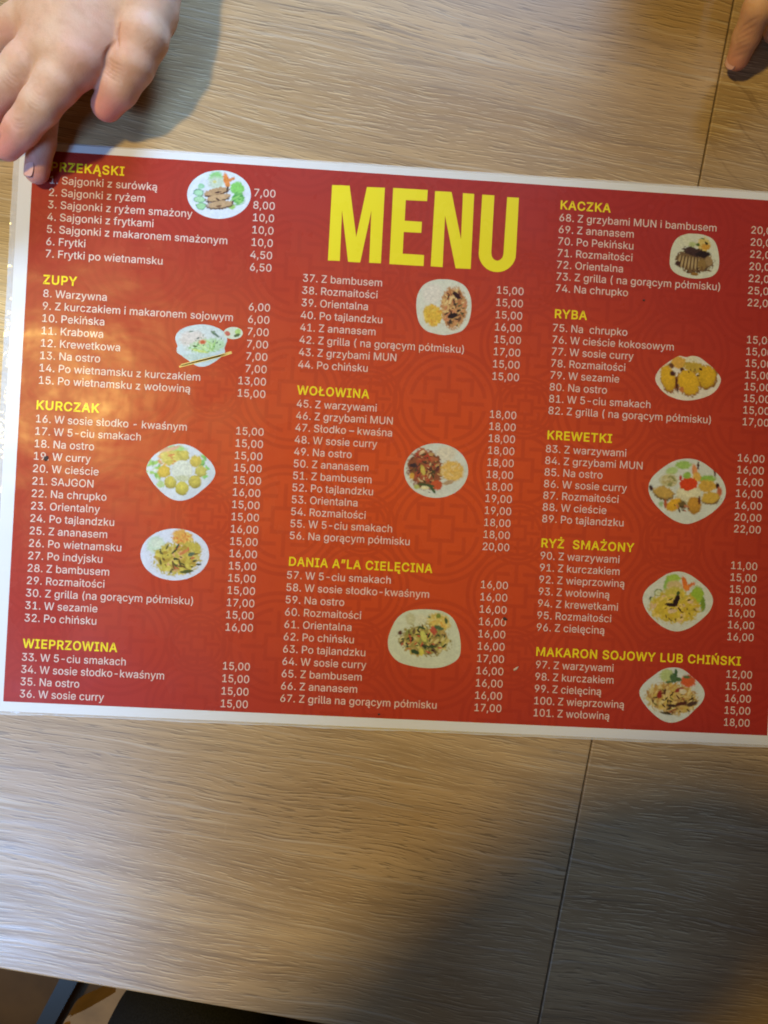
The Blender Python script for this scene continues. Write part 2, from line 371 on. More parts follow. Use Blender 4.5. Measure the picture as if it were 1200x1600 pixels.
GLYPHS = r'''{" ":[188],"(":[273,"89,207 101,324 132,441 177,539 236,539 191,428 161,313 151,207 160,115 188,16 236,-96 177,-96 139,-21 111,55 95,131"],")":[273,"37,-96 86,18 113,116 122,207 112,313 82,428 37,539 97,539 142,441 173,323 184,207 178,130 161,53 134,-22 97,-96"],",":[188,"38,-119 68,71 137,71 84,-119"],"-":[453,"337,244 337,188 114,188 114,244"],".":[188,"95,-4 78,-1 63,9 53,24 50,41 53,59 63,73 78,83 95,87 113,83 128,73 138,59 141,41 138,24 128,9 113,-1"],"0":[453,"227,-7 174,1 130,24 95,62 69,113 53,178 48,254 53,330 69,395 95,447 130,484 174,508 227,516 279,508 323,484 358,447 384,395 400,330 405,254 400,178 384,113 359,62 323,24 279,1","227,50 261,56 290,74 313,103 330,144 340,194 344,254 340,314 330,365 313,405 290,435 261,453 227,460 192,453 163,435 140,405 123,365 113,314 109,254 113,194 123,144 140,103 163,74 192,56"],"1":[453,"76,0 76,55 391,55 391,0","276,509 276,0 212,0 212,448 209,448 86,358 86,427 198,509"],"2":[453,"64,0 64,47 234,229 282,282 311,327 320,371 317,397 308,419 293,436 273,449 224,460 196,457 172,447 153,433 139,413 130,390 127,362 66,362 71,405 86,442 111,473 143,496 182,511 225,516 268,511 306,497 337,474 361,445 376,411 381,372 371,318 336,259 267,180 153,60 153,57 389,57 389,0"],"3":[453,"218,-7 173,-3 133,10 98,30 70,57 52,91 44,132 109,132 115,107 126,87 144,71 165,59 219,50 275,61 297,74 315,93 325,116 329,145 326,172 316,196 299,217 275,234 242,244 201,248 157,248 157,299 288,448 288,452 70,452 70,509 372,509 372,461 211,278 211,289 264,288 308,276 344,253 371,222 387,186 393,145 387,103 370,66 344,36 309,12 266,-2"],"4":[453,"40,105 40,158 247,509 311,509 109,166 109,163 413,163 413,105","282,0 282,121 282,146 282,318 343,318 343,0"],"5":[453,"221,-7 178,-2 140,11 108,32 83,60 66,93 60,130 122,130 127,108 138,89 173,60 221,50 250,53 276,64 298,82 314,104 324,131 328,162 324,193 314,221 297,244 275,262 248,273 218,277 167,268 128,246 67,253 96,509 366,509 366,452 151,452 134,301 136,301 178,325 229,334 263,330 294,321 321,306 345,285 364,260 379,231 388,199 391,163 385,117 369,76 343,41 309,15 268,-1"],"6":[453,"226,-7 182,-1 142,15 109,40 84,74 69,115 64,162 68,199 80,239 137,340 252,509 322,509 151,261 145,261 165,288 196,307 235,314 278,309 316,295 346,271 370,240 384,201 389,157 384,112 368,73 343,39 310,14 271,-2","226,48 254,52 279,63 299,79 314,101 324,128 327,157 324,187 314,213 299,235 279,251 254,262 226,265 198,262 174,252 153,235 138,214 128,188 125,158 128,128 138,102 153,79 174,63 198,52"],"7":[453,"97,0 323,448 323,452 62,452 62,509 391,509 391,449 165,0"],"8":[453,"226,-7 178,-2 136,11 101,33 74,62 57,96 52,135 55,166 65,195 81,220 101,241 125,256 153,265 153,267 119,282 93,308 76,342 70,380 75,417 90,450 114,477 146,498 184,511 226,516 269,511 306,498 337,477 361,450 377,417 382,380 376,342 359,308 333,282 300,267 300,265 327,256 351,241 372,220 387,195 397,166 401,135 395,96 378,62 352,33 317,11 275,-2","226,49 258,52 285,60 307,74 323,91 333,113 337,139 333,165 322,189 305,208 283,223 256,232 226,235 196,232 169,223 147,208 130,189 119,165 115,139 119,113 129,91 145,74 167,60 195,52","226,290 274,300 293,313 307,330 316,351 319,376 316,399 308,420 294,437 275,449 226,460 177,449 159,437 145,420 136,399 133,376 136,351 145,330 159,313 178,300"],"9":[453,"226,516 271,510 310,494 343,468 368,434 384,393 389,347 385,309 373,270 315,168 200,0 130,0 301,248 307,248 287,221 257,202 218,195 175,199 137,214 106,237 83,269 68,307 64,352 69,397 85,436 110,469 143,494 182,510","226,460 199,457 174,446 154,429 138,407 129,381 125,352 129,322 138,295 154,274 174,257 199,247 226,243 254,247 279,257 299,273 314,295 324,321 327,350 324,381 314,407 299,429 279,446 254,457"],"A":[480,"16,0 201,509 276,509 463,0 395,0 287,302 264,372 232,478 245,478 213,371 191,302 85,0","110,142 110,199 370,199 370,142"],"B":[456,"60,0 60,509 241,509 289,504 329,491 359,469 381,442 394,410 398,374 395,344 387,320 356,286 315,267 315,262 339,257 363,245 385,227 402,203 414,173 418,136 413,100 400,67 377,39 344,18 301,4 247,0","125,57 245,57 296,63 330,80 349,105 355,137 352,161 342,184 327,203 306,218 279,228 248,231 125,231","125,285 238,285 288,296 308,309 323,326 333,348 336,372 330,403 313,429 283,446 240,452 125,452"],"C":[510,"267,-7 205,1 150,25 104,63 70,115 48,179 40,254 48,329 70,393 104,445 150,484 205,508 267,516 340,504 373,490 402,471 427,447 448,418 463,385 473,348 408,348 389,395 357,428 315,449 267,456 223,450 184,432 150,403 125,364 109,314 103,254 109,194 125,145 151,105 184,76 223,59 267,53 315,60 357,81 389,114 408,160 473,160 463,124 448,91 428,62 402,38 373,19 341,5 305,-4"],"D":[502,"219,0 96,0 96,57 215,57 272,63 318,81 354,110 379,149 394,198 399,255 394,312 379,361 354,399 320,428 275,446 221,452 93,452 93,509 225,509 294,501 353,478 399,441 433,391 455,329 462,255 455,181 433,119 398,68 351,31 291,8","125,509 125,0 60,0 60,509"],"E":[419,"60,0 60,509 372,509 372,452 125,452 125,286 355,286 355,229 125,229 125,57 375,57 375,0"],"F":[410,"60,0 60,509 369,509 369,452 125,452 125,278 346,278 346,221 125,221 125,0"],"G":[520,"269,-7 205,1 149,25 104,64 69,116 47,179 40,254 47,329 69,393 103,445 149,484 203,508 265,516 304,513 340,504 374,489 403,469 429,445 449,416 465,384 474,349 408,349 387,393 356,427 315,448 265,456 222,450 183,432 150,404 125,364 109,314 103,254 109,194 125,145 151,105 184,76 224,59 269,53 309,57 345,71 374,93 396,123 410,160 415,202 434,199 283,199 283,256 478,256 478,200 471,141 451,91 419,50 377,19 326,0"],"H":[517,"60,0 60,509 125,509 125,289 392,289 392,509 457,509 457,0 392,0 392,232 125,232 125,0"],"I":[300,"31,0 31,57 118,57 118,452 31,452 31,509 269,509 269,452 183,452 183,57 269,57 269,0"],"J":[396,"185,-7 124,3 75,33 44,81 33,145 33,173 98,173 98,145 104,104 122,74 149,56 185,50 220,56 248,74 266,104 272,145 272,509 336,509 336,145 326,81 294,33 246,3"],"K":[467,"104,145 104,216 139,261 174,303 212,344 364,509 448,509 231,276 228,276","60,0 60,509 125,509 125,334 124,225 125,193 125,0","372,0 188,259 228,309 449,0"],"L":[393,"60,0 60,509 125,509 125,57 361,57 361,0"],"M":[628,"60,0 60,509 152,509 277,187 287,159 299,123 311,84 322,49 307,49 318,83 330,121 342,158 352,187 476,509 568,509 568,0 504,0 504,291 504,327 505,369 506,413 507,457 513,457 498,409 482,363 467,322 456,291 342,0 286,0 170,291 159,321 145,361 129,408 112,457 119,457 120,416 121,372 122,328 122,291 122,0"],"N":[523,"60,0 60,509 136,509 343,183 363,151 388,107 414,55 405,54 401,108 399,157 399,195 399,509 463,509 463,0 387,0 202,290 177,331 148,381 108,452 119,454 122,384 124,328 125,291 125,0"],"O":[533,"267,-7 205,1 150,25 105,63 70,115 48,179 40,254 48,329 70,393 105,445 150,484 205,508 267,516 329,508 384,484 429,445 464,393 486,329 493,254 486,179 464,115 429,63 384,25 329,1","267,53 310,59 349,76 383,105 408,144 425,194 430,254 425,314 408,365 383,404 349,433 310,450 267,456 223,450 184,433 151,404 125,364 109,314 103,254 109,194 125,144 151,105 184,76 223,59"],"P":[445,"60,0 60,509 235,509 289,503 332,487 366,462 390,430 404,391 409,348 404,304 390,265 366,233 332,207 289,191 235,186 125,186 125,0","125,242 233,242 269,246 297,256 318,272 333,294 342,319 344,348 342,376 333,402 318,423 297,439 268,449 232,452 125,452"],"R":[449,"60,0 60,509 236,509 290,504 333,489 367,465 390,433 405,395 409,352 405,309 390,271 367,240 333,217 289,203 236,198 125,198 125,0","125,255 234,255 269,258 298,267 319,281 334,300 342,324 345,352 342,380 334,405 319,425 298,440 269,449 233,452 125,452","353,0 230,229 303,229 428,0"],"S":[447,"224,-9 172,-4 128,9 91,31 64,60 46,96 38,137 104,137 110,110 123,88 142,71 166,59 224,49 257,52 286,60 311,74 329,92 341,114 346,139 342,161 332,179 296,205 245,222 184,239 128,260 86,289 60,326 52,372 58,413 75,448 102,476 138,498 180,511 227,516 275,511 316,498 351,476 377,449 394,415 401,378 337,378 326,412 302,437 267,453 225,459 194,456 167,448 145,435 129,418 118,398 115,376 119,352 131,334 169,308 212,293 264,279 312,264 359,238 395,198 405,171 408,139 403,99 386,64 360,34 323,11 278,-4"],"T":[449,"32,452 32,509 417,509 417,452 257,452 257,0 193,0 193,452"],"U":[517,"259,-8 203,-2 154,15 114,43 85,80 66,124 60,173 60,509 124,509 124,178 128,144 141,113 160,87 187,68 220,56 259,52 298,56 331,68 357,87 377,113 389,144 393,178 393,509 457,509 457,173 451,124 433,80 403,43 363,15 315,-2"],"W":[686,"155,0 16,509 82,509 163,196 175,145 187,94 197,40 189,40 200,94 211,145 224,196 306,509 380,509 462,196 474,145 486,94 497,40 488,40 499,94 510,145 523,196 603,509 670,509 530,0 455,0 368,323 351,391 336,475 350,475 335,395 318,323 230,0"],"Y":[472,"203,0 203,208 16,509 91,509 192,344 222,292 250,230 224,230 251,293 280,344 381,509 455,509 268,208 268,0"],"Z":[438,"42,0 42,46 273,385 306,431 341,476 348,454 285,452 223,452 40,452 40,509 397,509 397,462 169,129 134,81 97,33 90,54 152,57 214,57 399,57 399,0"],"a":[389,"160,-9 126,-5 94,5 68,22 48,45 35,73 30,108 34,138 43,161 58,179 78,193 125,211 178,220 234,227 265,235 273,243 276,255 276,257 267,297 240,322 196,331 149,322 118,301 100,274 41,291 57,322 79,346 104,364 133,375 194,384 239,379 286,360 306,343 322,320 333,290 337,251 337,0 277,0 277,52 272,52 252,25 215,1","170,45 202,49 228,59 248,74 263,93 272,115 276,138 276,190 259,182 231,176 200,171 175,168 134,159 103,139 95,124 92,105 102,72 130,52"],"b":[424,"229,-8 198,-5 172,4 138,31 118,59 112,59 112,0 53,0 53,509 114,509 114,319 118,319 137,346 171,373 197,381 229,384 274,378 313,361 345,332 370,293 385,245 390,189 385,133 370,84 346,45 313,16 274,-2","220,47 253,51 279,66 301,88 316,117 325,151 328,189 325,227 316,261 301,290 280,311 253,325 220,330 188,325 161,312 140,291 125,263 116,229 113,189 116,150 125,115 140,86 162,65 188,51"],"c":[396,"207,-8 159,-2 117,16 82,46 56,85 40,133 34,187 40,243 56,291 82,330 117,360 159,378 207,384 260,377 305,356 340,322 362,277 303,262 290,289 270,311 242,325 207,330 173,325 145,310 124,287 108,258 99,224 96,187 99,151 108,117 124,89 145,66 173,51 207,46 243,52 271,66 292,89 304,117 363,102 341,56 306,21 261,-1"],"d":[424,"195,-8 151,-2 111,16 79,45 55,84 39,133 34,189 39,245 55,293 79,332 112,361 151,378 196,384 228,381 253,373 287,346 306,319 311,319 311,509 372,509 372,0 313,0 313,59 307,59 287,31 252,4 227,-5","205,47 236,51 263,65 284,86 299,115 309,150 312,189 309,229 300,263 284,291 263,312 237,325 205,330 172,325 145,311 124,290 108,261 99,227 96,189 99,151 109,117 124,88 145,66 172,51"],"e":[404,"212,-8 161,-2 117,16 82,46 56,85 40,132 34,187 39,242 55,290 81,329 115,359 157,378 205,384 266,374 294,361 319,341 341,315 357,282 368,242 371,194 371,169 75,169 75,221 338,221 310,202 307,237 298,269 283,294 263,314 237,326 205,330 173,326 146,313 125,294 109,270 99,241 96,211 96,178 100,139 110,106 128,80 151,61 179,50 212,46 254,53 285,73 306,105 365,91 353,63 335,39 311,19 283,4 249,-5"],"f":[254,"228,379 228,327 6,327 6,379","81,0 81,432 84,461 96,486 113,505 135,519 187,530 222,527 243,521 227,468 215,472 195,474 171,470 154,460 145,443 142,419 142,0"],"g":[425,"207,-151 168,-148 134,-140 82,-110 51,-69 101,-41 122,-66 154,-88 207,-97 249,-92 282,-75 304,-47 311,-6 311,68 306,68 287,41 252,16 227,8 195,5 152,10 113,27 80,53 55,90 39,136 34,191 39,246 55,293 80,332 112,361 152,378 196,384 228,382 253,373 288,346 308,319 313,319 313,379 372,379 372,-9 367,-54 350,-90 324,-117 291,-136 251,-147","205,59 237,63 264,75 285,95 300,121 309,154 312,193 309,231 300,264 285,291 264,312 237,325 205,330 172,325 145,312 124,290 109,262 99,229 96,193 99,155 109,123 124,96 145,76 172,63"],"h":[410,"114,227 114,0 53,0 53,509 114,509 114,287 102,287 124,332 152,362 187,379 227,384 264,380 295,369 321,349 341,321 353,285 357,240 357,0 296,0 296,235 290,275 273,304 246,323 210,329 184,326 161,317 141,303 126,283 117,257"],"i":[167,"53,0 53,379 114,379 114,0","84,443 67,446 54,455 44,468 41,483 44,499 54,512 67,521 84,524 100,521 114,512 123,499 126,483 123,468 114,455 100,446"],"j":[167,"53,379 114,379 114,-30 111,-63 102,-90 86,-113 65,-129 37,-139 4,-143 -10,-143 -10,-87 2,-87 25,-83 40,-72 50,-54 53,-29","83,443 67,446 53,455 44,468 41,483 44,499 53,512 67,521 83,524 100,521 114,512 123,499 126,483 123,468 114,455 100,446"],"k":[381,"110,137 110,212 121,212 284,379 360,379 184,199 177,199","53,0 53,509 114,509 114,0","294,0 148,186 191,229 372,0"],"l":[189,"139,-2 101,3 74,20 58,47 53,84 53,509 114,509 114,99 120,62 130,54 146,52 160,53 170,54 181,3 162,-1"],"m":[610,"53,0 53,379 112,379 112,295 108,295 118,323 132,346 172,376 219,386 257,380 287,361 309,331 321,295 312,295 322,321 337,343 381,375 437,386 468,383 497,372 522,354 541,328 553,296 557,255 557,0 496,0 496,254 490,289 473,313 447,326 419,330 395,328 374,320 345,290 335,247 335,0 274,0 274,260 269,288 253,311 229,326 199,330 158,320 140,307 126,289 117,266 114,238 114,0"],"n":[410,"114,227 114,0 53,0 53,379 112,379 112,287 102,287 124,332 152,362 187,379 227,384 264,380 295,369 321,349 341,321 353,285 357,240 357,0 296,0 296,235 290,275 273,304 246,323 210,329 184,326 161,317 141,303 126,283 117,257"],"o":[415,"207,-8 159,-2 117,16 82,46 56,85 40,133 34,187 40,243 56,291 82,330 117,360 159,378 207,384 256,378 299,360 333,330 359,291 376,243 381,187 376,133 359,85 333,46 299,16 256,-2","207,46 242,51 270,66 292,89 307,117 316,151 319,187 316,224 307,258 292,287 270,310 242,325 207,330 173,325 145,310 124,287 108,258 99,224 96,187 99,151 108,117 124,89 145,66 173,51"],"p":[424,"53,-143 53,379 112,379 112,319 118,319 137,346 171,373 197,381 229,384 274,378 313,361 345,332 370,293 385,245 390,189 385,133 370,84 346,45 313,16 274,-2 229,-8 198,-5 173,4 138,31 118,59 114,59 114,-143","220,47 253,51 279,66 301,88 316,117 325,151 328,189 325,227 316,261 301,290 280,311 253,325 220,330 188,325 161,312 140,291 125,263 116,229 113,189 116,150 125,115 140,86 162,65 188,51"],"r":[259,"53,0 53,379 112,379 112,321 115,321 130,347 152,367 181,380 213,385 229,384 243,384 243,322 230,324 207,326 182,323 159,315 140,301 126,284 117,262 114,237 114,0"],"s":[365,"182,-8 145,-5 112,3 84,18 62,38 45,63 36,94 94,107 105,79 124,60 150,49 181,45 217,50 244,62 262,81 268,103 265,121 254,136 237,147 212,155 149,170 104,186 72,208 53,237 47,274 51,305 65,332 87,354 115,370 149,381 187,384 223,381 254,372 279,358 299,339 324,290 268,277 258,298 243,316 219,328 187,333 156,329 131,317 114,299 109,277 112,258 124,243 172,223 229,209 275,194 306,171 325,142 331,107 326,75 312,47 290,24 260,6 223,-5"],"t":[227,"204,379 204,327 6,327 6,379","65,471 126,471 126,98 128,76 136,61 150,53 170,50 185,51 202,54 213,2 192,-3 168,-4 125,2 92,21 72,52 65,93"],"u":[410,"182,-5 146,-1 115,11 89,31 69,59 57,95 53,139 53,379 114,379 114,144 119,105 137,75 164,56 200,50 226,53 249,62 268,77 283,97 293,122 296,153 296,379 357,379 357,0 298,0 298,92 307,92 286,47 257,17 222,0"],"w":[567,"138,0 23,379 87,379 133,214 154,137 175,41 165,41 186,135 206,214 252,379 316,379 362,214 382,136 402,41 391,41 413,135 434,214 480,379 545,379 429,0 368,0 319,172 305,225 291,280 277,338 291,338 277,280 263,225 248,172 199,0"],"y":[389,"47,-139 61,-86 71,-87 104,-89 130,-74 151,-36 163,-1 17,379 84,379 165,155 187,87 206,21 184,21 202,87 224,155 305,379 371,379 204,-58 177,-107 139,-136 91,-145 65,-143"],"z":[380,"42,0 42,46 254,320 254,323 48,323 48,379 333,379 333,331 126,60 126,56 339,56 339,0"],"ó":[415,"207,-8 159,-2 117,16 82,46 56,85 40,133 34,187 40,243 56,291 82,330 117,360 159,378 207,384 256,378 299,360 333,330 359,291 376,243 381,187 376,133 359,85 333,46 299,16 256,-2","207,46 242,51 270,66 292,89 307,117 316,151 319,187 316,224 307,258 292,287 270,310 242,325 207,330 173,325 145,310 124,287 108,258 99,224 96,187 99,151 108,117 124,89 145,66 173,51","181,429 228,529 297,529 231,429"],"Ą":[480,"16,0 201,509 276,509 463,0 395,0 287,302 264,372 232,478 245,478 213,371 191,302 85,0","110,142 110,199 370,199 370,142","424,-148 394,-144 368,-131 351,-111 345,-82 349,-57 361,-34 403,6 463,0 423,-34 411,-51 407,-70 414,-90 435,-97 452,-94 466,-88 484,-133 459,-143"],"ą":[389,"160,-9 126,-5 94,5 68,22 48,45 35,73 30,108 34,138 43,161 58,179 78,193 125,211 178,220 234,227 265,235 273,243 276,255 276,257 267,297 240,322 196,331 149,322 118,301 100,274 41,291 57,322 79,346 104,364 133,375 194,384 239,379 286,360 306,343 322,320 333,290 337,251 337,0 277,0 277,52 272,52 252,25 215,1","170,45 202,49 228,59 248,74 263,93 272,115 276,138 276,190 259,182 231,176 200,171 175,168 134,159 103,139 95,124 92,105 102,72 130,52","297,-145 267,-141 242,-128 224,-108 219,-79 222,-56 234,-34 276,5 337,0 297,-32 284,-48 280,-68 287,-87 308,-94 326,-91 339,-86 357,-130 332,-140"],"Ę":[419,"60,0 60,509 372,509 372,452 125,452 125,286 355,286 355,229 125,229 125,57 375,57 375,0","336,-148 306,-144 280,-131 263,-111 257,-82 261,-58 273,-35 292,-13 318,7 376,0 336,-33 323,-51 319,-70 326,-90 347,-97 364,-94 378,-88 396,-133 371,-143"],"ę":[404,"212,-8 161,-2 117,16 82,46 56,85 40,132 34,187 39,242 55,290 81,329 115,359 157,378 205,384 266,374 294,361 319,341 341,315 357,282 368,242 371,194 371,169 75,169 75,221 338,221 310,202 307,237 298,269 283,294 263,314 237,326 205,330 173,326 146,313 125,294 109,270 99,241 96,211 96,178 100,139 110,106 128,80 151,61 179,50 212,46 254,53 285,73 306,105 365,91 353,63 335,39 311,19 283,4 249,-5","299,-148 268,-144 243,-131 225,-111 220,-82 223,-58 234,-33 249,-9 269,17 365,91 342,38 314,-4 290,-39 281,-70 288,-90 310,-97 327,-94 341,-88 358,-133 334,-143"],"Ł":[413,"81,0 81,509 145,509 145,57 382,57 382,0","16,173 16,237 270,384 270,319"],"ł":[207,"151,-2 112,3 85,20 69,47 64,84 64,509 125,509 125,99 131,62 141,54 157,52 172,53 181,54 192,3 173,-1","6,225 6,280 183,382 183,328"],"Ń":[523,"60,0 60,509 136,509 343,183 363,151 388,107 414,55 405,54 401,108 399,157 399,195 399,509 463,509 463,0 387,0 202,290 177,331 148,381 108,452 119,454 122,384 124,328 125,291 125,0","235,558 283,659 351,659 285,558"],"ń":[410,"114,227 114,0 53,0 53,379 112,379 112,287 102,287 124,332 152,362 187,379 227,384 264,380 295,369 321,349 341,321 353,285 357,240 357,0 296,0 296,235 290,275 273,304 246,323 210,329 184,326 161,317 141,303 126,283 117,257","178,429 226,529 294,529 228,429"],"ś":[365,"182,-8 145,-5 112,3 84,18 62,38 45,63 36,94 94,107 105,79 124,60 150,49 181,45 217,50 244,62 262,81 268,103 265,121 254,136 237,147 212,155 149,170 104,186 72,208 53,237 47,274 51,305 65,332 87,354 115,370 149,381 187,384 223,381 254,372 279,358 299,339 324,290 268,277 258,298 243,316 219,328 187,333 156,329 131,317 114,299 109,277 112,258 124,243 172,223 229,209 275,194 306,171 325,142 331,107 326,75 312,47 290,24 260,6 223,-5","159,429 207,529 276,529 210,429"],"Ż":[438,"42,0 42,46 273,385 306,431 341,476 348,454 285,452 223,452 40,452 40,509 397,509 397,462 169,129 134,81 97,33 90,54 152,57 214,57 399,57 399,0","219,572 203,575 189,584 180,597 177,612 180,628 189,641 203,650 219,653 236,650 249,641 259,628 262,612 259,597 249,584 236,575"],"ż":[380,"42,0 42,46 254,320 254,323 48,323 48,379 333,379 333,331 126,60 126,56 339,56 339,0","187,443 171,446 157,455 148,468 144,483 148,499 157,512 171,521 187,524 203,521 217,512 226,499 229,483 226,468 217,455 203,446"],"–":[350,"350,244 350,188 0,188 0,244"],"”":[300,"52,318 82,509 151,509 98,318","175,318 205,509 274,509 222,318"]}'''

# ------------------------------------------------------------------ setting: floor and table
fl = mesh_obj("floor", [(-3, -3, -0.75), (3, -3, -0.75), (3, 3, -0.75), (-3, 3, -0.75)], [(0, 1, 2, 3)], M_FLOOR)
tag(fl, "dark brown floor far below the table edge", kind="structure")

TA = math.atan(0.139)                       # the table is turned against the menu
c_, s_ = math.cos(TA), math.sin(TA)
def to_table(p):                            # world xy -> table uv
    return (p[0] * c_ - p[1] * s_, p[0] * s_ + p[1] * c_)
seam_u = to_table(PW(1005, 700))[0]
# seam passes (1147,0) .. (843,1600): average of its two ends
seam_u = 0.5 * (to_table(PW(1120, 145))[0] + to_table(PW(882, 1380))[0])
edge_v = 0.5 * (to_table(PW(0, 1513))[1] + to_table(PW(500, 1600))[1])
table = empty("table", (0, 0, 0), -TA)
tag(table, "pale oak laminate table top under the red menu, two boards with a dark joint", "table")

def slab(name, u0, u1, v0, v1, z0, z1, mat, parent, bev=0.0012):
    bm = bmesh.new()
    bmesh.ops.create_cube(bm, size=1.0)
    for v in bm.verts:
        v.co = Vector(((u0 + u1) / 2 + v.co.x * (u1 - u0), (v0 + v1) / 2 + v.co.y * (v1 - v0), (z0 + z1) / 2 + v.co.z * (z1 - z0)))
    if bev:
        bmesh.ops.bevel(bm, geom=list(bm.edges), offset=bev, segments=2, affect='EDGES', profile=0.6)
    return bm_obj(name, bm, mat, parent)

slab("table_board", -0.62, seam_u - 0.00035, edge_v, 0.62, -0.026, 0.0, M_WOOD_L, table, 0.0008)["label"] = "wide pale oak board under the menu"
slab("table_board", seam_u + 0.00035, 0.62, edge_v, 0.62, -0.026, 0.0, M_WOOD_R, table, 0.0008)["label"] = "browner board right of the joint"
slab("underframe", -0.58, 0.60, edge_v + 0.03, 0.58, -0.050, -0.0265, M_STEEL, table)
slab("table_column", -0.50, -0.44, -0.02, 0.04, -0.72, -0.0505, M_STEEL, table, 0.004)

# ------------------------------------------------------------------ the menu
menu = empty("menu", (0, 0, 0))
tag(menu, "laminated red menu sheet with yellow headings and twelve dish photos, lying on the oak table", "menu")

MW, MH, ZT = 420.0, 297.0, 0.75
def rect_outline(x0, y0, x1, y1, r, seg=6, wob=0.0, rnd=None):
    pts = []
    for cx, cy, a0 in ((x1 - r, y0 + r, -90), (x1 - r, y1 - r, 0), (x0 + r, y1 - r, 90), (x0 + r, y0 + r, 180)):
        for k in range(seg + 1):
            a = rad(a0 + 90 * k / seg)
            pts.append((cx + r * math.cos(a), cy + r * math.sin(a)))
    return pts

def plate(name, pts, z0, z1, mat, parent, hole=None):
    bm = bmesh.new()
    loops = [pts] + ([hole] if hole else [])
    tris = tessellate_polygon([[Vector((p[0], p[1], 0)) for p in lp] for lp in loops])
    flat = [p for lp in loops for p in lp]
    top = [bm.verts.new(W(x, y, z1)) for x, y in flat]
    bot = [bm.verts.new(W(x, y, z0)) for x, y in flat]
    for t in tris:
        try:
            bm.faces.new([top[i] for i in t]); bm.faces.new([bot[i] for i in t])
        except ValueError:
            pass
    s = 0
    for lp in loops:
        k = len(lp)
        for i in range(k):
            a, b = s + i, s + (i + 1) % k
            bm.faces.new((top[a], top[b], bot[b], bot[a]))
        s += k
    return bm_obj(name, bm, mat, parent)

paper = rect_outline(0, 0, MW, MH, 1.2)
random.seed(3)
rim = []
def edge_pts(x0, y0, x1, y1, base, amp, step=6.0):
    L = math.hypot(x1 - x0, y1 - y0); k = int(L / step)
    nx, ny = (y1 - y0) / L, -(x1 - x0) / L
    w = 0.0
    for i in range(k):
        t = i / k
        w = 0.75 * w + 0.25 * random.uniform(-1, 1) * 2.2
        o = base + amp * w
        rim.append((x0 + (x1 - x0) * t + nx * o, y0 + (y1 - y0) * t + ny * o))
edge_pts(0, 0, MW, 0, 1.0, 0.25)
edge_pts(MW, 0, MW, MH, 3.0, 0.4)
edge_pts(MW, MH, 0, MH, 1.6, 0.55)
edge_pts(0, MH, 0, 0, 3.2, 0.25)
plate("lamination_rim", rim, 0.15, 0.40, M_RIM, menu, [(0.2 + (MW - 0.4) * (x / MW), 0.2 + (MH - 0.4) * (y / MH)) for x, y in paper])
plate("paper_sheet", paper, 0.03, ZT, M_WHITE, menu)

def red_x(x, y): return (x, y)
rl = P(51, 292)[0], P(5.5, 1093)[0]
RX0 = sum(rl) / 2
RY0 = np.mean([P(*q)[1] for q in ((92, 237.6), (460, 262.6), (820, 288), (1200, 314.5))])
RY1 = np.mean([P(*q)[1] for q in ((50, 1096.5), (600, 1120.5), (800, 1132), (1200, 1150))])
ZR = ZT + 0.03
def flat_part(name, pts, z, mat, parent):
    tris = tessellate_polygon([[Vector((p[0], p[1], 0)) for p in pts]])
    vs = [W(x, y, z) for x, y in pts]
    fs = []
    for t in tris:
        a, b, c = (vs[i] for i in t)
        fs.append(t if (b - a).cross(c - a).z > 0 else (t[0], t[2], t[1]))
    return mesh_obj(name, vs, fs, mat, parent)
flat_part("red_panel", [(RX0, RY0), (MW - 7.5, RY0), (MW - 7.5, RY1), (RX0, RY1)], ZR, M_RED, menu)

# ---- lettering
GL = {k: (v[0] / 1000.0, [[tuple(float(a) / 1000.0 for a in p.split(',')) for p in c.split()] for c in v[1:]]) for k, v in json.loads(GLYPHS).items()}
def thin_out(c):
    r = [c[0]]
    for p in c[1:]:
        if math.dist(p, r[-1]) > 0.011: r.append(p)
    if math.dist(r[0], r[-1]) < 0.011: r.pop()
    return r
GL = {k: (a, [thin_out(c) for c in cs]) for k, (a, cs) in GL.items()}
CAPH = 0.509
def offset_loop(c, d):
    n = len(c); r = []
    for i in range(n):
        p0, p1, p2 = c[i - 1], c[i], c[(i + 1) % n]
        a = (p1[0] - p0[0], p1[1] - p0[1]); b = (p2[0] - p1[0], p2[1] - p1[1])
        la, lb = math.hypot(*a) or 1e-9, math.hypot(*b) or 1e-9
        na = (-a[1] / la, a[0] / la); nb = (-b[1] / lb, b[0] / lb)
        mx, my = na[0] + nb[0], na[1] + nb[1]
        q = mx * mx + my * my
        k = 2.0 / max(q, 0.8)
        r.append((p1[0] + mx * k * d * 0.5 * 1.0, p1[1] + my * k * d * 0.5 * 1.0))
    return r
def area(c):
    return 0.5 * sum(c[i - 1][0] * c[i][1] - c[i][0] * c[i - 1][1] for i in range(len(c)))
def inside(p, c):
    r = False
    for i in range(len(c)):
        (x0, y0), (x1, y1) = c[i - 1], c[i]
        if (y0 > p[1]) != (y1 > p[1]) and p[0] < (x1 - x0) * (p[1] - y0) / (y1 - y0) + x0:
            r = not r
    return r
GM = {}
